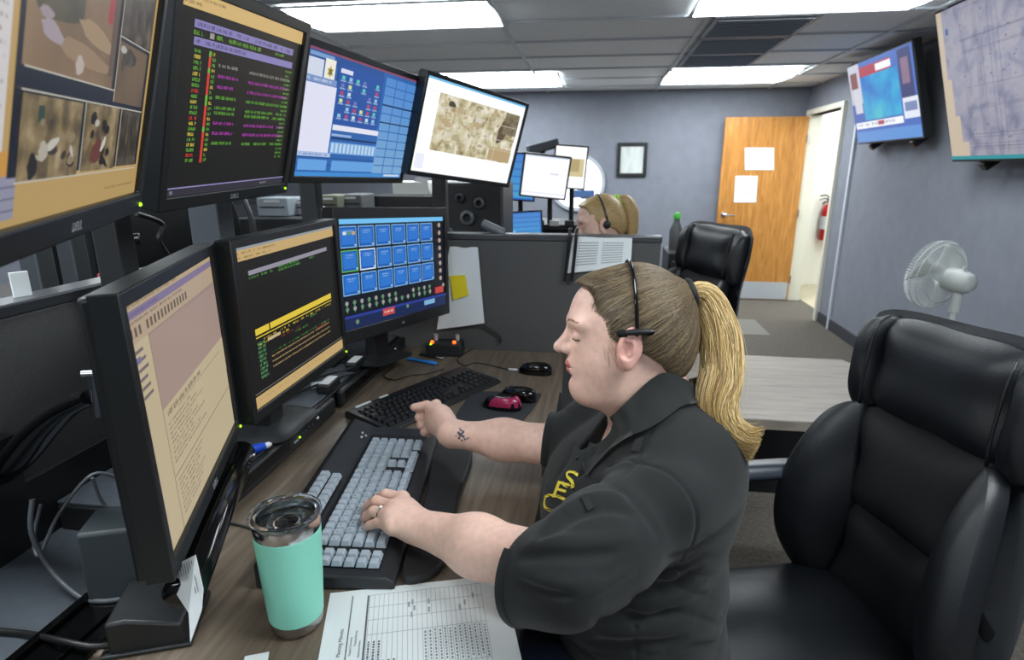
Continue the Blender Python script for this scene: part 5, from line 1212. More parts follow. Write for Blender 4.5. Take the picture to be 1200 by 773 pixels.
def ear_sdf(q):
    y = np.abs(q[..., 1]); Q = np.stack([q[..., 0], y, q[..., 2]], -1)
    R = np.array(Matrix.Rotation(radians(-14), 3, 'Y') @ Matrix.Rotation(radians(20), 3, 'Z')); c = V(.010, .0775, .012)
    e = ell(Q, c, (.0215, .0085, .0325), R)
    e = smin(e, ell(Q, c+V(.006, -.001, -.026), (.010, .006, .010)), .006)
    e = smax(e, -ell(Q, c+V(.002, .0105, .003), (.0145, .0085, .0235), R), .002)
    e = smin(e, ell(Q, c+V(-.002, .003, .001), (.0085, .0050, .0165), R), .002); e = smax(e, -ell(Q, c+V(.004, .0085, -.001), (.007, .006, .0125), R), .0015); e = smin(e, ell(Q, c+V(.002, .004, .012), (.006, .003, .004), R), .003)
    e = smax(e, -ell(Q, c+V(.010, .008, -.006), (.006, .007, .008)), .003)
    e = smin(e, ell(Q, c+V(.015, .001, -.004), (.0045, .005, .006)), .003)
    return e
# body skeleton in the room
NECK0 = fromhead(V(-.030, 0, -.045)); NECK1 = fromhead(V(-.058, 0, -.135)); CHEST = V(.10, .955, .97)
SL = vv(ony(757, 600, .80)); SRr = V(.075, 1.135, 1.045)          # left (near) and right (far) shoulders
EL = vv(ony(662, 672, .68)); ER = vv(onz(668, 524, .965))
WL = vv(onz(491, 617, DZ+.052)); WR = vv(onz(529, 508, DZ+.085))
def W(px, py, z): return vv(onz(px, py, z))
def hand(p, wrist, knuckles, fingers, thumb, palm_n, rp=.017):
    """knuckles: 4 MCP points; fingers: list of [pip, dip, tip]; thumb: [base, mid, tip]"""
    c = sum(knuckles)/4
    d = flatcone(p, wrist, c*.75+wrist*.25, .026, .034, palm_n, .62)
    for k in knuckles: d = smin(d, cone(p, wrist*.55+k*.45, k, rp*.95, .0105), .014)
    for a, b in zip(knuckles[:-1], knuckles[1:]): d = smin(d, cone(p, a, b, .0095, .0095), .008)
    dd = None
    for k, f, r in zip(knuckles, fingers, (.0092, .0096, .0092, .0082)):
        ch = [k]+list(f); rr = [r*1.1, r*1.0, r*.92, r*.78]; e = None
        for i in range(len(ch)-1):
            s = cone(p, ch[i], ch[i+1], rr[i], rr[i+1]); e = s if e is None else smin(e, s, .003)
        dd = e if dd is None else smin(dd, e, .0022)
    d = smin(d, dd, .006)
    t0 = wrist*.7+thumb[0]*.3; e = cone(p, t0, thumb[0], .017, .0145)
    e = smin(e, cone(p, thumb[0], thumb[1], .0135, .0112), .004); e = smin(e, cone(p, thumb[1], thumb[2], .0112, .0085), .003)
    return smin(d, e, .010)
zl = DZ
HL = dict(wrist=WL, knuckles=[W(472, 583, zl+.062), W(463, 594, zl+.066), W(458, 606, zl+.064), W(460, 618, zl+.056)],
          fingers=[[W(452, 579, zl+.060), W(445, 582, zl+.046), W(441, 586, zl+.037)], [W(441, 587, zl+.064), W(433, 591, zl+.050), W(429, 595, zl+.038)], [W(438, 599, zl+.062), W(430, 604, zl+.048), W(427, 608, zl+.037)], [W(443, 612, zl+.053), W(434, 615, zl+.044), W(429, 618, zl+.036)]],
          thumb=[W(478, 592, zl+.040), W(462, 590, zl+.038), W(452, 594, zl+.036)], palm_n=V(.1, 0, 1))
zr = DZ
HR = dict(wrist=WR, knuckles=[W(511, 474, zr+.098), W(509, 482, zr+.088), W(509, 491, zr+.076), W(511, 500, zr+.064)],
          fingers=[[W(492, 481, zr+.092), W(495, 486, zr+.080), W(506, 487, zr+.078)], [W(491, 489, zr+.079), W(495, 493, zr+.068), W(506, 494, zr+.068)], [W(493, 498, zr+.066), W(497, 501, zr+.056), W(507, 501, zr+.058)], [W(497, 506, zr+.056), W(501, 508, zr+.048), W(509, 507, zr+.050)]],
          thumb=[W(514, 482, zr+.106), W(500, 475, zr+.108), W(485, 477, zr+.104)], palm_n=V(.25, -.85, .3), rp=.016)
def arm_skin(p):
    d = U(.03, cone(p, EL, EL*.45+WL*.55, .047, .041), cone(p, EL*.45+WL*.55, WL, .041, .0275))
    d = smin(d, cone(p, SL, EL, .052, .046), .03)
    e = U(.03, cone(p, ER, ER*.45+WR*.55, .044, .038), cone(p, ER*.45+WR*.55, WR, .038, .0255))
    e = smin(e, cone(p, SRr, ER, .050, .044), .03)
    return np.minimum(smin(d, near_only(lambda q: hand(q, **HL), p, HL['knuckles'][1], .17), .018), smin(e, near_only(lambda q: hand(q, **HR), p, HR['knuckles'][1], .17), .016))
def body_sdf(p):
    d = near_only(lambda P: face_sdf(tohead(P)), p, HO, .26)
    neck = cone(p, NECK0, NECK1, .057, .064)
    neck = smin(neck, cone(p, fromhead(V(.010, 0, -.065)), fromhead(V(-.035, 0, -.15)), .044, .055), .03)
    d = smin(d, neck, .022)
    d = smin(d, near_only(lambda P: ear_sdf(tohead(P)), p, HO, .16), .003)
    tor = U(.08, ell(p, V(.105, .955, .95), (.105, .14, .12)), ell(p, V(.12, .955, .78), (.12, .14, .16)), cone(p, SL, SRr, .04, .04), ell(p, V(.11, .955, .63), (.09, .12, .08)))
    d = smin(d, tor, .04)
    return smin(d, arm_skin(p), .02)
import time; T0_ = time.time()
t_p = thing('person', 'woman in a dark polo shirt with a blonde ponytail, typing at the desk', 'person', (.15, .95, .52))
OFF = vv((.15, .95, .52))
def local(Vs): return Vs-OFF
Vs, F = mesh_sdf(body_sdf, (-.47, .5, .48), (.36, 1.35, 1.40), .0019)
Q = tohead(Vs[F].mean(1)); ctr = Vs[F].mean(1); mi = np.zeros(len(F))
lip = (ell(Q, V(.099, 0, -.0195), (.0105, .0215, .0062)) < .0006) | (ell(Q, V(.096, 0, -.0305), (.0105, .0185, .0066)) < .0006); mi[lip & (Q[:, 0] > .088)] = 1
mi[ear_sdf(Q) < .002] = 2
yq = np.abs(Q[:, 1]); bz = .0505+.004*np.sin((yq-.012)/.04*3.0); mi[(Q[:, 0] > .06) & (yq > .012) & (yq < .052) & (np.abs(Q[:, 2]-bz) < .0032*(1-(yq-.012)/.06))] = 4
mi[(Q[:, 0] > .07) & (yq > .018) & (yq < .044) & (np.abs(Q[:, 2]-(.0215+.2*(yq-.031)**2*20)) < .0013)] = 5
# tattoo on the far wrist: a small flower of dark dots with a stem
tc = onz(543, 521, DZ+.09); 
def px_of(P):
    r = P-np.array(CAM); dd = r @ np.array(FW); return 600+FPX*(r @ np.array(RT))/dd, 386.5-FPX*(r @ np.array(UP))/dd, dd
TA = (WR-ER)/np.linalg.norm(WR-ER); TS = WR-TA*.030; tn = vv(CAM)-TS; tn -= (tn @ TA)*TA; tn /= np.linalg.norm(tn); TB = np.cross(TA, tn)
a_ = (ctr-TS) @ TA; b_ = (ctr-TS) @ TB; side = (ctr-TS) @ tn > 0; tt = np.zeros(len(F), bool)
for (x, y, r) in ((0, 0, .0042), (.006, .003, .003), (-.004, .006, .0032), (-.006, -.003, .003), (.003, -.007, .003), (.002, .009, .0026), (-.010, -.008, .0024), (-.015, -.006, .0016), (.010, -.004, .0018), (-.003, -.011, .0022), (.005, .013, .0016), (-.019, -.004, .0013)): tt |= (a_-x)**2+(b_-y)**2 < r*r
mi[tt & side & (np.abs(a_) < .04) & (np.abs(b_) < .03)] = 3
np_obj('body', local(Vs), F, [m_skin, m_lip, m_ear, m_tat, m_brow, m_lash], t_p, mi)
bvb = BVHTree.FromPolygons([Vector(v) for v in Vs], [tuple(int(i) for i in f) for f in F])
# fingernails on the near hand and the ring
def tolocal(v): return Vector(v)-Vector(OFF)
k3, p3 = HL['knuckles'][2], HL['fingers'][2][0]; dr = Vector(p3-k3).normalized(); rc_ = tolocal(k3*.45+p3*.55); X_, Y_, Z_ = frame_from(dr); RR = Matrix((X_, Y_, Z_)).transposed()
rg = thing('wedding_ring', 'silver diamond ring on the finger of her near hand', 'ring', Vector(k3*.45+p3*.55))
MB().lathe([(.0098, -.0014), (.0110, -.0014), (.0112, 0), (.0110, .0014), (.0098, .0014), (.0098, -.0014)], n=32, R=RR).build('band', m_chrome, rg, smooth=60)
upr = Vector((0, 0, 1)); upr = (upr-dr*upr.dot(dr)).normalized()
MB().lathe([(0, -.001), (.0022, .001), (.0034, .0032), (.0024, .0042), (0, .0042)], c=upr*.0105, n=12, R=Matrix((X_, X_.cross(upr), upr)).transposed()).build('stone', mat('diamond', (235, 240, 250), .05, spec=1, coat=1), rg)

# ---- polo shirt
def wr(p, c, n, f, a, ph=0, wid=.08):
    """a fan of soft cloth folds around c, striped along n"""
    d = p-c; r2 = (d**2).sum(-1); n = n/np.linalg.norm(n); s = d @ n
    w0 = np.sin(s*f+ph+3*np.sin(r2*40+ph)+.8*np.sin((p @ V(23., 31., 17.))+ph)); return 1.25*a*(1-2*np.abs(w0)**.7)*np.exp(-r2/(wid*wid))
LF = (WL-EL)/np.linalg.norm(WL-EL); RF_ = (WR-ER)/np.linalg.norm(WR-ER)
CUFL = vv(onz(614, 688, .945)); CUFR = vv(onz(642, 522, .965))
def torso_cloth(p):
    d = ell(p, V(.115, .955, .965), (.140, .180, .135))
    d = smin(d, cone(p, V(.115, .80, 1.035), V(.085, 1.11, 1.03), .064, .060), .05)
    d = smin(d, ell(p, V(.155, .95, 1.035), (.095, .155, .085)), .05)
    d = smin(d, ell(p, NECK1+V(.012, 0, .008), (.098, .118, .060)), .045)
    d = smin(d, ell(p, V(.020, .97, .93), (.105, .145, .115)), .06)
    d = smin(d, ell(p, V(.085, .955, .80), (.165, .185, .15)), .06)
    d = smin(d, ell(p, V(.11, .955, .65), (.155, .185, .13)), .06)
    return d
def sleeve(p, S, E, Cf, fdir, r0, r1, r2, n):
    d = cone(p, S, S*.4+E*.6, r0, r1); d = smin(d, cone(p, S*.4+E*.6, E, r1, r2), .03)
    d = smin(d, cone(p, E, Cf+fdir*.03, r2, r2*.96), .035)
    return smax(d, (p-Cf) @ fdir, .004)
FOLDS = []
def fold_field(p):
    d = np.zeros(p.shape[:-1])
    for (P_, w, a) in FOLDS:
        best = None; L = len(P_)
        lo = P_.min(0)-3*w; hi = P_.max(0)+3*w; m = np.all((p > lo) & (p < hi), axis=-1)
        if not m.any(): continue
        q = p[m]; bd = np.full(len(q), 9.); bt = np.zeros(len(q))
        for k in range(L-1):
            ab = P_[k+1]-P_[k]; h = np.clip(((q-P_[k]) @ ab)/(ab @ ab), 0, 1); dd = np.linalg.norm(q-P_[k]-h[:, None]*ab, axis=-1); u = dd < bd; bd = np.where(u, dd, bd); bt = np.where(u, (k+h)/(L-1), bt)
        d[m] += 1.5*a*np.exp(-(bd/w)**2)*np.sin(pi*np.clip(bt*.92+.04, 0, 1))**.6
    return d
def shirt_sdf(p):
    t = torso_cloth(p)
    t = t + .35*wr(p, V(.10, .80, .80), V(.25, 0, 1), 60, .0055, 0, .15) + .35*wr(p, V(.20, .86, .72), V(.1, .2, 1), 60, .0050, 1, .12) + .4*wr(p, V(.05, .79, .70), V(-.2, .3, 1), 70, .005, 2, .14)
    a = sleeve(p, SL, EL, CUFL, LF, .074, .072, .0625, None)
    b = sleeve(p, SRr, ER, CUFR, RF_, .068, .062, .0555, None)
    b = b + .6*wr(p, ER+V(.03, 0, .02), V(.8, .2, .4), 70, .003, 0, .06)
    d = smin(smin(t, a, .014), b, .02)
    if FOLDS: d = d + fold_field(p)
    # under-arm crease
    d = smax(d, -cone(p, V(.06, .775, .90), V(.19, .785, .955), .002, .004), .012)
    # sleeve-head seam
    sm = np.abs((p-SL) @ ((EL-SL)/np.linalg.norm(EL-SL))+2.0*((p-SL)**2).sum(-1)-.008); d = d + .0022*np.exp(-(sm/.0024)**2)*(p[..., 1] < .86)*(np.linalg.norm(p-SL, axis=-1) < .125)
    # hollow for forearms inside the cuffs
    d = smax(d, -cone(p, EL-LF*.0+LF*.03, EL+LF*.25, .0535, .047), .003); d = smax(d, -cone(p, ER+RF_*.02, ER+RF_*.25, .049, .041), .003)
    # neck opening, deeper at the front
    nk = cone(p, NECK1+V(-.012, 0, -.01), NECK0+V(-.02, 0, .02), .072, .066); vee = cone(p, fromhead(V(.03, 0, -.145)), fromhead(V(.075, 0, -.17)), .034, .010)
    d = smax(d, -nk, .008); d = smax(d, -vee, .008)
    return d
Vs, F = mesh_sdf(shirt_sdf, (-.2, .52, .52), (.36, 1.35, 1.20), .008)
bv0 = BVHTree.FromPolygons([Vector(v) for v in Vs], [tuple(int(i) for i in f) for f in F])
def fold(px, w, a):
    P_ = []
    for x, y in px:
        h_ = bv0.ray_cast(CAM, ray(x, y).normalized())
        if h_[0] is not None: P_.append(vv(h_[0]))
    if len(P_) > 1: FOLDS.append((np.array([vv(p) for p in catmull([Vector(q) for q in P_], 3)]), w, a))
# ridge (negative) beside groove (positive), traced where the cloth buckles
for px, w, a in [([(640, 612), (668, 592), (700, 580), (735, 584)], .010, -.0055), ([(646, 626), (672, 606), (705, 596), (742, 602)], .008, .006),
    ([(618, 640), (650, 634), (690, 634), (740, 628)], .010, -.005), ([(612, 652), (640, 652), (680, 652), (715, 648)], .007, .006),
    ([(628, 640), (650, 616), (664, 600)], .007, .004), ([(605, 668), (628, 676), (665, 684), (700, 680)], .009, -.004), ([(610, 682), (640, 694), (675, 698)], .006, .0045),
    ([(690, 560), (712, 566), (745, 590), (770, 626)], .008, .003), ([(655, 700), (700, 690), (745, 664)], .008, -.003),
    ([(745, 700), (775, 690), (815, 668), (862, 640)], .010, .0065), ([(740, 712), (780, 704), (825, 686), (866, 664)], .011, -.0055),
    ([(700, 728), (740, 722), (790, 714), (862, 690)], .009, .007), ([(700, 742), (750, 738), (810, 728), (864, 712)], .010, -.005),
    ([(690, 752), (740, 754), (800, 748), (864, 736)], .009, .0065), ([(700, 768), (770, 766), (862, 756)], .010, -.005),
    ([(742, 700), (744, 735), (746, 773)], .004, .004), ([(780, 655), (800, 650), (840, 628), (868, 600)], .008, .0035),
    ([(672, 520), (664, 540), (652, 560)], .006, .004), ([(700, 520), (690, 545), (670, 575), (655, 600)], .005, .0035),
    ([(765, 500), (752, 530), (735, 556)], .004, .003), ([(700, 560), (730, 545), (760, 536)], .010, -.003), ([(640, 560), (634, 585), (638, 605)], .008, .004)]:
    fold(px, w, a)
Vs, F = mesh_sdf(shirt_sdf, (-.2, .52, .52), (.36, 1.35, 1.20), .0026)
sh_o = np_obj('polo_shirt', local(Vs), F, [m_shirt], t_p)
bvh = BVHTree.FromPolygons([Vector(v) for v in Vs], [tuple(int(i) for i in f) for f in F])
def onshirt(px, py, off=.002, fallback=1.0):
    r = ray(px, py).normalized(); h_ = bvh.ray_cast(CAM, r)
    if h_[0] is None: return atd(px, py, fallback), -r
    return h_[0]+h_[1]*off*(1 if h_[1].dot(r) < 0 else -1), h_[1]
# embroidered monogram on the chest: text laid on a local tangent frame, then dropped onto the cloth
c0, n0_ = onshirt(657, 573, .0); n0_ = (n0_ if n0_.dot(CAM-c0) > 0 else -n0_)
ca, _ = onshirt(668, 556, 0); cb, _ = onshirt(645, 588, 0)
dirx = (cb-ca); dirx = (dirx-n0_*dirx.dot(n0_)).normalized(); diry = n0_.cross(dirx)
em = MB(); m_gold = mat('gold_thread', (226, 208, 72), .6)
for ch, (x, y) in (('S', (668, 561)), ('F', (656, 574)), ('C', (645, 588))):
    tmp = MB(); tmp.text(ch, (0, 0, 0), (1, 0, 0), (0, 1, 0), 1.0, m_gold, ext=0, bold=.012)
    p0_ = onshirt(x, y, 0)[0]; ru = (onshirt(x+5, y+1.5, 0)[0]-onshirt(x-5, y-1.5, 0)[0])/10; uu = (onshirt(x+2, y-5, 0)[0]-onshirt(x-2, y+5, 0)[0])/10
    em.add([p0_+ru*(v[0]*23)+uu*(v[1]*19) for v in tmp.v], tmp.f, m_gold)
nv = []
for v in em.v:
    h_ = bvh.ray_cast(Vector(v)+n0_*.04, -n0_); nv.append(tuple((h_[0] if h_[0] else Vector(v))+n0_*.0014))
em.v = nv; em.build('monogram', None, t_p, world=True)
# collar: stand and two falling flaps
def ribbon(A, B, th, name, m, k=6, parent=t_p, cols=5):
    A = catmull([Vector(p) for p in A], k); B = catmull([Vector(p) for p in B], k); mb = MB(); vs = []; fs = []; n = len(A)
    for s in (0, 1):
        for i in range(n):
            nn = (B[i]-A[i]).cross(A[min(i+1, n-1)]-A[max(i-1, 0)]).normalized()
            for j in range(cols+1):
                u = j/cols; vs.append(A[i].lerp(B[i], u)+nn*(th*(s-.5)+.004*sin(pi*u)))
    T = n*(cols+1); w_ = cols+1
    for i in range(n-1):
        for j in range(cols): a = i*w_+j; fs += [(a, a+1, a+w_+1, a+w_), (T+a, T+a+w_, T+a+w_+1, T+a+1)]
    for i in range(n-1):
        for j in (0, cols): a = i*w_+j; fs.append((a, a+w_, T+a+w_, T+a))
    for j in range(cols):
        for i in (0, n-1): a = i*w_+j; fs.append((a, T+a, T+a+1, a+1))
    mb.add(vs, fs); return mb.build(name, m, parent, world=True, smooth=70)
def nr(ang, rad, up):      # ring around the neck in the neck frame; ang 0 = nape, 90 = near side, 180 = throat
    ax = (NECK0-NECK1)/np.linalg.norm(NECK0-NECK1); f = -HM[:, 0]; f = f-(f @ ax)*ax; f /= np.linalg.norm(f); s = np.cross(ax, f)
    if s[1] > 0: s = -s
    a = radians(ang); c = NECK1+ax*(.018+up); return Vector(c+(f*cos(a)+s*sin(a))*rad)
def shp(px, py, off): return onshirt(px, py, off)[0]
def onbody(px, py, off):
    h_ = bvb.ray_cast(CAM, ray(px, py).normalized()); return h_[0]+(CAM-h_[0]).normalized()*off*.5+h_[1]*off
def bothp(px, py, off):
    r = ray(px, py).normalized(); c_ = [h_ for h_ in (bvb.ray_cast(CAM, r), bvh.ray_cast(CAM, r)) if h_[0] is not None]; h_ = min(c_, key=lambda h: h[3]); return h_[0]-r*off
near_in = [nr(0, .074, .045), nr(30, .074, .042), onbody(781, 436, .007), onbody(764, 442, .006), onbody(742, 461, .006), onbody(721, 481, .006), onbody(702, 499, .006), bothp(690, 520, .010), bothp(683, 543, .007)]
near_out = [nr(0, .092, .008), bothp(815, 472, .012), bothp(800, 475, .013), bothp(779, 490, .013), bothp(758, 503, .012), bothp(736, 512, .015), bothp(716, 526, .012), bothp(701, 541, .009), bothp(688, 557, .006)]
ribbon(near_in, near_out, .003, 'collar', m_shirt)
far_in = [nr(0, .074, .045), nr(-50, .070, .034), nr(-90, .070, .032), nr(-130, .072, .012), nr(-165, .076, -.020)]
far_out = [nr(0, .088, .000), nr(-50, .104, -.01), nr(-90, .112, -.015), nr(-125, .112, -.035), nr(-160, .104, -.065)]
ribbon(far_in, far_out, .003, 'collar', m_shirt)
# small stitched tabs: microphone loop on the shoulder and pen loop on the near chest
def tabs(px, name):
    P_ = [shp(x, y, .0025) for x, y in px]; mb = MB(); mb.add(P_, [tuple(range(len(P_)))]); o = mb.build(name, mat('tab_black', (14, 17, 18), .7), t_p, world=True); o.modifiers.new('s', 'SOLIDIFY').thickness = .0015
tabs([(741, 529), (749, 506), (757, 508), (750, 531)], 'shoulder_loop'); tabs([(681, 583), (690, 580), (697, 595), (689, 600)], 'pen_loop')
for k, (x, y) in enumerate(((677, 537), (668, 556))):
    b_, n_ = onshirt(x, y, .001); MB().ball(tolocal(b_), .0032, 10).build('button', mat('shirt_button', (18, 20, 22), .3), t_p, smooth=180)
# sleeve cuffs hem band
def hem(Cf, fd, r, name='sleeve_hem'):
    X_, Y_, Z_ = frame_from(Vector(fd)); pts = []
    mb = MB(); vs = []; N = 56
    loop = []
    for i in range(N):
        a = 2*pi*i/N; d_ = (X_*cos(a)+Y_*sin(a))
        o_ = Vector(Cf)-Vector(fd)*.011+d_*.16; hh = bvh.ray_cast(o_, -d_); rr = (hh[0]-(Vector(Cf)-Vector(fd)*.011)).length if hh[0] else r
        loop.append((d_, rr if rr < r*1.25 else r))
    for z, dr in ((-.012, .0006), (-.010, .0016), (.0015, .0016), (.0025, -.001), (.001, -.006), (-.004, -.006)):
        for d_, rr in loop: vs.append(Vector(Cf)+Vector(fd)*z+d_*(rr+dr))
    fs = [(j*N+i, j*N+(i+1) % N, (j+1)*N+(i+1) % N, (j+1)*N+i) for j in range(5) for i in range(N)]
    mb.add(vs, fs); mb.build(name, m_shirt, t_p, world=True, smooth=60)
hem(CUFL, LF, .060); hem(CUFR, RF_, .054)

# ---- jeans and shoes
HIP = V(.16, .955, .60)
def jeans_sdf(p):
    d = ell(p, V(.12, .955, .62), (.135, .165, .09))
    for s in (-1, 1):
        h = V(.10, .955+s*.10, .615); k = V(-.30, .955+s*.12, .60); a = V(-.26, .955+s*.12, .14)
        d = smin(d, cone(p, h, k, .092, .066), .04); d = smin(d, cone(p, k, a, .064, .045), .03)
    return smax(d, -(p[..., 2]-.12), .004)
Vs, F = mesh_sdf(jeans_sdf, (-.42, .70, .05), (.34, 1.22, .75), .005)
np_obj('jeans', local(Vs), F, [mat('navy_denim', (30, 42, 66), .85, bump=.5, bscale=900, noise=.15, nscale=300)], t_p)
for s in (-1, 1):
    sh = lambda p, s=s: smax(U(.03, cone(p, V(-.25, .955+s*.12, .10), V(-.25, .955+s*.12, .05), .045, .045), cone(p, V(-.24, .955+s*.12, .045), V(-.42, .955+s*.13, .04), .042, .036)), -(p[..., 2]-.003), .004)
    Vs, F = mesh_sdf(sh, (-.5, .75, -.01), (-.15, 1.17, .2), .006); np_obj('shoe', local(Vs), F, [m_black], t_p)

# ---- hair
TIE = V(-.088, 0, .082)      # where the ponytail leaves the head (head frame)
def hair_cap(q):
    d = ell(q, V(-.010, 0, .038), (.100, .0775, .1015)); d = smin(d, ell(q, V(.040, 0, .075), (.050, .056, .050)), .02)
    d = smin(d, ell(q, V(-.055, 0, .0), (.046, .062, .060)), .03); d = smin(d, ell(q, V(.054, 0, .106), (.031, .050, .012)), .02)
    d = smin(d, cone(q, V(-.075, 0, .075), TIE, .028, .016), .03)
    return d
def hairline(q):
    """negative where hair grows"""
    x, y, z = q[..., 0], np.abs(q[..., 1]), q[..., 2]
    # front limit of hair as a function of height and side
    fr = np.interp(z, [-.07, -.045, -.02, .000, .018, .030, .045, .07, .09, .105, .115, .13], [-.075, -.056, -.040, -.012, .030, .050, .060, .062, .062, .070, .092, .10])
    fr = fr + .012*np.exp(-((y-.045)/.02)**2)*0
    return np.maximum(x-fr, -(z+.062))
def cap_final(q):
    g = np.arctan2(q[..., 1], q[..., 2]-.02)
    r = .0006*np.sin(g*120+8*np.sin(q[..., 0]*40))
    return smax(hair_cap(q)+r, hairline(q), .010)
Vs, F = mesh_sdf(cap_final, (-.14, -.10, -.09), (.11, .10, .16), .0019)
def hair_mat(name, c1, c2, sc=260):
    m = ramp_mat(name, [(.3, c1), (.7, c2)], sc, .42, (1, 1, 1), 3, spec=.4); return m
m_h1 = hair_mat('ash_blonde_hair', (82, 68, 50), (100, 84, 62)); m_h2 = mat('dark_ash_strand', (76, 64, 48), .5); m_h3 = mat('mid_blonde_strand', (104, 88, 66), .5); m_h4 = mat('light_blonde_strand', (136, 116, 86), .5)
hair = np_obj('hair', local(fromhead(Vs)), F, [m_h1], t_p)
rg_ = np.random.RandomState(3)
def shell_r(dirs, c, fn):
    lo = np.full(len(dirs), .02); hi = np.full(len(dirs), .18)
    for _ in range(13):
        m = (lo+hi)/2; ins = fn(c+dirs*m[:, None]) < 0; lo = np.where(ins, m, lo); hi = np.where(ins, hi, m)
    return lo
HC = V(-.005, 0, .035)
def strands(starts, end, n, r, lift, mb, mats_, jit=.004, wave=0):
    """combed strands running over the cap from start points to the tie"""
    S = starts-HC; S /= np.linalg.norm(S, axis=1, keepdims=True)
    E_ = (end[None]+rg_.normal(0, .007, (len(S), 3)))-HC; E_ /= np.linalg.norm(E_, axis=1, keepdims=True)
    om = np.arccos(np.clip((S*E_).sum(1), -1, 1)); P = []
    for i in range(n):
        t = i/(n-1); w0 = np.sin((1-t)*om)/np.sin(om); w1 = np.sin(t*om)/np.sin(om); D = S*w0[:, None]+E_*w1[:, None]; D /= np.linalg.norm(D, axis=1, keepdims=True)
        R_ = shell_r(D, HC, hair_cap); P.append(HC+D*(R_+lift*(.3+.7*np.sin(pi*min(max(t, .0), 1))**.5))[:, None])
    P = np.stack(P, 1)
    for i in range(len(P)): ribstrand(mb, P[i], r*rg_.uniform(.7, 1.3), mats_[rg_.choice(len(mats_), p=[.34, .40, .26])], taper=True)
def ribstrand(mb, pts, r, m, taper=True):
    n = len(pts); T = np.gradient(pts, axis=0); T /= np.linalg.norm(T, axis=1, keepdims=True)+1e-9; A = np.cross(T, V(.3, .9, .2)); A /= np.linalg.norm(A, axis=1, keepdims=True)+1e-9; B_ = np.cross(T, A)
    rs = r*np.clip(np.minimum(np.linspace(.25, 6, n), np.linspace(6 if not taper else 3.5, .35, n)), 0, 1)
    vs = np.concatenate([pts+A*rs[:, None]*cos(a)+B_*rs[:, None]*sin(a) for a in (0, 2.094, 4.189)]).reshape(3, n, 3)
    fs = [(k*n+i, k*n+i+1, ((k+1) % 3)*n+i+1, ((k+1) % 3)*n+i) for k in range(3) for i in range(n-1)]
    mb.add(vs.reshape(-1, 3).tolist(), fs, m)
hs = MB()
dd_ = rg_.normal(size=(60000, 3)); dd_ /= np.linalg.norm(dd_, axis=1, keepdims=True); qq_ = HC+dd_*shell_r(dd_, HC, hair_cap)[:, None]; hl_ = hairline(qq_)
k1 = (hl_ > -.010) & (hl_ < .004) & (qq_[:, 2] > -.066); k2_ = (hl_ <= -.010) & (rg_.rand(len(qq_)) < .16) & (np.linalg.norm(qq_-TIE, axis=1) > .03)
st_ = qq_[k1 | k2_][:2600]
strands(np.array(st_), TIE+V(.004, 0, 0), 15, .0005, .0014, hs, [m_h2, m_h3, m_h4])
hs.v = [tuple(x) for x in fromhead(np.array(hs.v))]
hs.build('combed_hair', None, t_p, world=True, smooth=180)
# ponytail: bundle of strands along a guide
def W3(px, py, d): return vv(atd(px, py, d))
G = [fromhead(TIE+V(-.006, 0, .002)), W3(826, 348, .985), W3(842, 385, .97), W3(846, 430, .95), W3(840, 468, .93), W3(848, 495, .92), W3(870, 515, .915), W3(890, 522, .91)]
Gc = [vv(p) for p in catmull([Vector(g) for g in G], 5)]; GR = np.interp(np.linspace(0, 1, len(Gc)), [0, .1, .3, .5, .62, .8, 1], [.012, .022, .031, .034, .030, .024, .016])
pm = MB(); m_p1 = mat('pony_gold', (196, 164, 104), .5); m_p2 = mat('pony_light', (220, 194, 142), .5); m_p3 = mat('pony_dark', (160, 130, 82), .5); m_p4 = mat('pony_brown', (126, 104, 72), .5)
Gn = np.array(Gc); Tn = np.gradient(Gn, axis=0); Tn /= np.linalg.norm(Tn, axis=1, keepdims=True); An = np.cross(Tn, V(0, 1, .1)); An /= np.linalg.norm(An, axis=1, keepdims=True); Bn = np.cross(Tn, An)
for i in range(3600):
    a = rg_.uniform(0, 2*pi); rr = rg_.uniform(0, 1)**.45; L = int(len(Gn)*(rg_.uniform(.62, 1.0) if rg_.rand() < .45 else rg_.uniform(.86, 1.0))); k = np.arange(L)
    tw = a+.5*k/len(Gn)+.12*np.sin(k*.35+rg_.uniform(0, 6)); amp = GR[:L]*rr*(1+.06*np.sin(k*.5+rg_.uniform(0, 6)))
    fl = np.clip((k/len(Gn)-.72)/.28, 0, 1)**1.6*rg_.normal(0, .018)
    P = Gn[:L]+An[:L]*(amp*np.cos(tw)*1.0+fl)[:, None]+Bn[:L]*(amp*np.sin(tw)*.75+fl*.4)[:, None]
    u = cos(a); m_ = [m_p1, m_p2, m_p3, m_p4][rg_.choice(4, p=[.40, .34, .18, .08])]
    ribstrand(pm, P[::1], rg_.uniform(.0004, .0008), m_)
for i in range(26):      # flyaways
    L = len(Gn); s0 = rg_.randint(4, 12); e0 = rg_.randint(s0+8, L); o_ = rg_.normal(0, .5, 2); k = np.arange(s0, e0); gr = ((k-s0)/L)
    P = Gn[s0:e0]+An[s0:e0]*(GR[s0:e0]*np.clip(o_[0], -.6, .6)*1.6*(1+gr))[:, None]+Bn[s0:e0]*(GR[s0:e0]*o_[1]*1.2)[:, None]; ribstrand(pm, P, .0002, m_p2)
pm.build('ponytail', None, t_p, world=True, smooth=180)
tc_ = fromhead(TIE+V(-.014, 0, .003)); X_, Y_, Z_ = frame_from(Vector(HM @ V(-1, 0, .25)))
MB().tube([Vector(tc_)+(X_*cos(a)*.0205+Y_*sin(a)*.0205) for a in np.linspace(0, 2*pi, 33)], .0065, 10, cap=False).build('hair_tie', mat('hair_tie_black', (14, 15, 18), .6, bump=.6, bscale=500), t_p, world=True, smooth=60)
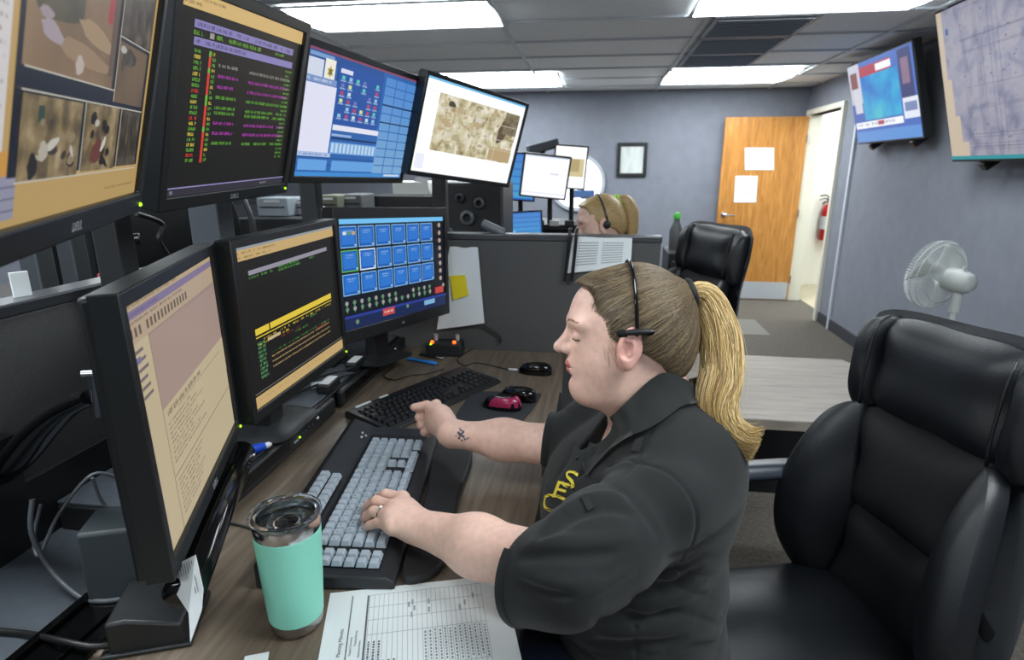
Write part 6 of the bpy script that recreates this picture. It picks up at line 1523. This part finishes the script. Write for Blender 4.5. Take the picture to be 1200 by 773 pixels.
# loose wisps at the nape
wm = MB()
for i in range(16):
    s_ = fromhead(V(-.052+rg_.normal(0, .006), .050+rg_.normal(0, .004), -.03)); e_ = fromhead(V(-.048+rg_.normal(0, .012), .056+rg_.normal(0, .006), -.075-rg_.rand()*.02)); ribstrand(wm, np.array([s_+(e_-s_)*t+V(.006*sin(t*3), -.004*sin(t*3), 0) for t in np.linspace(0, 1, 8)]), .00035, m_h4)
wm.build('nape_wisps', None, t_p, world=True, smooth=180); wm = MB()
for i in range(9):
    y = rg_.uniform(.045, .062); s_ = V(.028+rg_.normal(0, .006), y, .02+rg_.normal(0, .012)); e_ = s_+V(-.004+rg_.normal(0, .006), .004, -.022-rg_.rand()*.010); P = np.array([s_+(e_-s_)*t for t in np.linspace(0, 1, 7)])
    D = P-HC; D /= np.linalg.norm(D, axis=1, keepdims=True); P = HC+D*(shell_r(D, HC, lambda q: face_sdf(q))+.0012)[:, None]; ribstrand(wm, fromhead(P), .00022, m_h4)
wm.build('temple_wisps', None, t_p, world=True, smooth=180)
# headset
t = thing('headset', 'thin black headset band with a short ear bar worn by the woman at the desk', 'headset', Vector(fromhead(V(0, 0, .14))))
band = []
for i in range(37):
    a = pi*(i/36); D = V(-.02*0+.004, cos(a), sin(a)*1.0); D = V(.10-.05*sin(a), cos(a), sin(a)); D /= np.linalg.norm(D); c_ = V(-.008, 0, .030); 
    R_ = shell_r(D[None], c_, hair_cap)[0]+.0035; band.append(Vector(fromhead(c_+D*R_)))
MB().tube(band, .0032, 8, flat=1.4).build('headband', m_blackg, t, world=True, smooth=60)
e0 = fromhead(V(-.008, .0845, .028)); 
MB().tube([Vector(fromhead(V(.020, .0835, .036))), Vector(fromhead(V(.004, .0875, .037))), Vector(fromhead(V(-.024, .0835, .036)))], [.004, .005, .004], 10).build('temple_bar', m_black, t, world=True, smooth=60)
MB().ball(Vector(fromhead(V(.022, .0835, .035))), (.0095, .005, .007), 14).build('ear_cushion', mat('foam_black', (16, 16, 17), .95), t, world=True, smooth=180)
MB().ball(Vector(fromhead(V(-.018, .0845, .035))), (.008, .004, .005), 14).build('temple_pad', m_blackg, t, world=True, smooth=180)

# ------------------------------------------------------------------ second dispatcher beyond the partition
HO2 = vv(ony(706, 266, 2.62)); HM2 = head_frame(14, 14, 4)
t2 = thing('person', 'blonde woman with a lime scrunchie, only her head showing above the partition', 'person', Vector((HO2[0]+.05, HO2[1], .5)))
off2 = V(HO2[0]+.05, HO2[1], .5)
def b2(p):
    q = (p-HO2) @ HM2; d = face_sdf(q); d = smin(d, ear_sdf(q), .003); n0 = HO2+HM2 @ V(-.02, 0, -.05); n1 = n0+V(.05, 0, -.10)
    d = smin(d, cone(p, n0, n1, .048, .052), .02); c_ = n1+V(.02, 0, -.12)
    d = smin(d, U(.06, ell(p, c_, (.11, .15, .13)), cone(p, c_+V(0, -.16, .07), c_+V(0, .16, .07), .055, .055), ell(p, c_+V(.02, 0, -.25), (.13, .15, .2))), .03)
    for s in (-1, 1):
        S_ = c_+V(0, s*.17, .06); E_ = S_+V(-.10, s*.02, -.24); W_ = E_+V(-.22, -s*.04, .02); K_ = W_+V(-.09, 0, .0)
        a = U(.02, cone(p, S_, E_, .047, .04), cone(p, E_, W_, .04, .026)); n_ = V(0, 0, 1)
        hh = flatcone(p, W_, K_, .026, .034, n_, .55)
        for i in range(4):
            k = K_+V(0, (i-1.5)*.019, 0); m_ = k+V(-.038, 0, -.004); hh = smin(hh, U(.003, cone(p, k, m_, .009, .0085), cone(p, m_, m_+V(-.028, 0, -.018), .0085, .007)), .005)
        th = K_+V(.04, -s*.03, -.005); hh = smin(hh, cone(p, th, th+V(-.045, -s*.02, -.008), .011, .009), .008)
        d = smin(d, smin(a, hh, .015), .03)
    return d
Vs, F = mesh_sdf(b2, HO2-V(.5, .30, .62), HO2+V(.25, .30, .17), .004)
np_obj('body', Vs-off2, F, [m_skin], t2)
def sh2(p):
    n1 = HO2+HM2 @ V(-.02, 0, -.05)+V(.05, 0, -.10); c_ = n1+V(.02, 0, -.12); d = U(.06, ell(p, c_, (.13, .17, .15)), cone(p, c_+V(0, -.16, .07), c_+V(0, .16, .07), .068, .068), ell(p, c_+V(.02, 0, -.25), (.15, .17, .22)))
    for s in (-1, 1): S_ = c_+V(0, s*.17, .06); E_ = S_+V(-.10, s*.02, -.24); d = smin(d, cone(p, S_, S_+(E_-S_)*.75, .062, .055), .03)
    return smax(d, -cone(p, n1+V(0, 0, -.03), n1+V(-.05, 0, .12), .062, .06), .01)
Vs, F = mesh_sdf(sh2, HO2-V(.5, .32, .62), HO2+V(.28, .32, .17), .006); np_obj('shirt', Vs-off2, F, [m_shirt], t2)
Vs, F = mesh_sdf(cap_final, (-.14, -.10, -.09), (.11, .10, .16), .0035); m_b2 = ramp_mat('fair_blonde_hair', [(.3, (150, 122, 78)), (.7, (196, 168, 116))], 220, .45, detail=3)
T2 = lambda q: np.asarray(q) @ HM2.T+HO2
np_obj('hair', T2(Vs)-off2, F, [m_b2], t2)
pts2 = [T2(TIE), T2(TIE+V(-.03, 0, .0)), T2(TIE+V(-.045, .0, -.05)), T2(TIE+V(-.035, 0, -.12)), T2(TIE+V(-.03, 0, -.17))]
MB().tube([Vector(p) for p in pts2], [.018, .03, .034, .03, .012], 14, smooth=6).build('ponytail', m_b2, t2, world=True, smooth=180)
MB().tube([Vector(T2(TIE+V(.004+.004*sin(a*3), cos(a)*.024, .004+sin(a)*.024))) for a in np.linspace(0, 2*pi, 33)], .011, 10, cap=False).build('scrunchie', mat('lime_scrunchie', (170, 214, 60), .8, bump=.6, bscale=300), t2, world=True, smooth=60)
t = thing('headset', 'black headset worn by the blonde dispatcher beyond the partition', 'headset', Vector(T2(V(0, 0, .14))))
MB().tube([Vector(T2(V(-.006, cos(a)*.084, .03+sin(a)*.112))) for a in np.linspace(0, pi, 25)], .004, 8).build('headband', m_blackg, t, world=True, smooth=60)
MB().ball(Vector(T2(V(0, .086, .012))), (.016, .010, .018), 14).build('ear_cushion', m_black, t, world=True, smooth=180)

# ------------------------------------------------------------------ repeats share a group phrase
GROUPS = {'monitor': 'computer monitors on the dispatch consoles', 'keyboard': 'keyboards on the desk', 'computer_mouse': 'computer mice on the desk', 'soundbar': 'soundbars under the lower monitors',
    'power_adapter': 'power adapters on the riser', 'document_box': 'document boxes on the background cabinet', 'binder': 'white binders on the far counter', 'office_chair': 'black office chairs',
    'monitor_pole': 'posts carrying the upper monitors', 'support_post': 'slate posts in the left background', 'wall_television': 'televisions on the right wall', 'paper_notice': 'notices on the oak door',
    'pen': 'pens on the desk', 'hanging_paper': 'papers hung on the partition', 'desk_partition': 'charcoal fabric partitions', 'headset': 'headsets worn by the dispatchers', 'person': 'dispatchers at work',
    'cable': 'loose cables of the dispatch desk', 'white_card': 'white cards in the left background', 'console_desk': 'other consoles of the room'}
for o in bpy.data.objects:
    if o.parent is None and o.get('category') and not o.get('group'):
        g_ = GROUPS.get(o.name.split('.')[0])
        if g_: o['group'] = g_
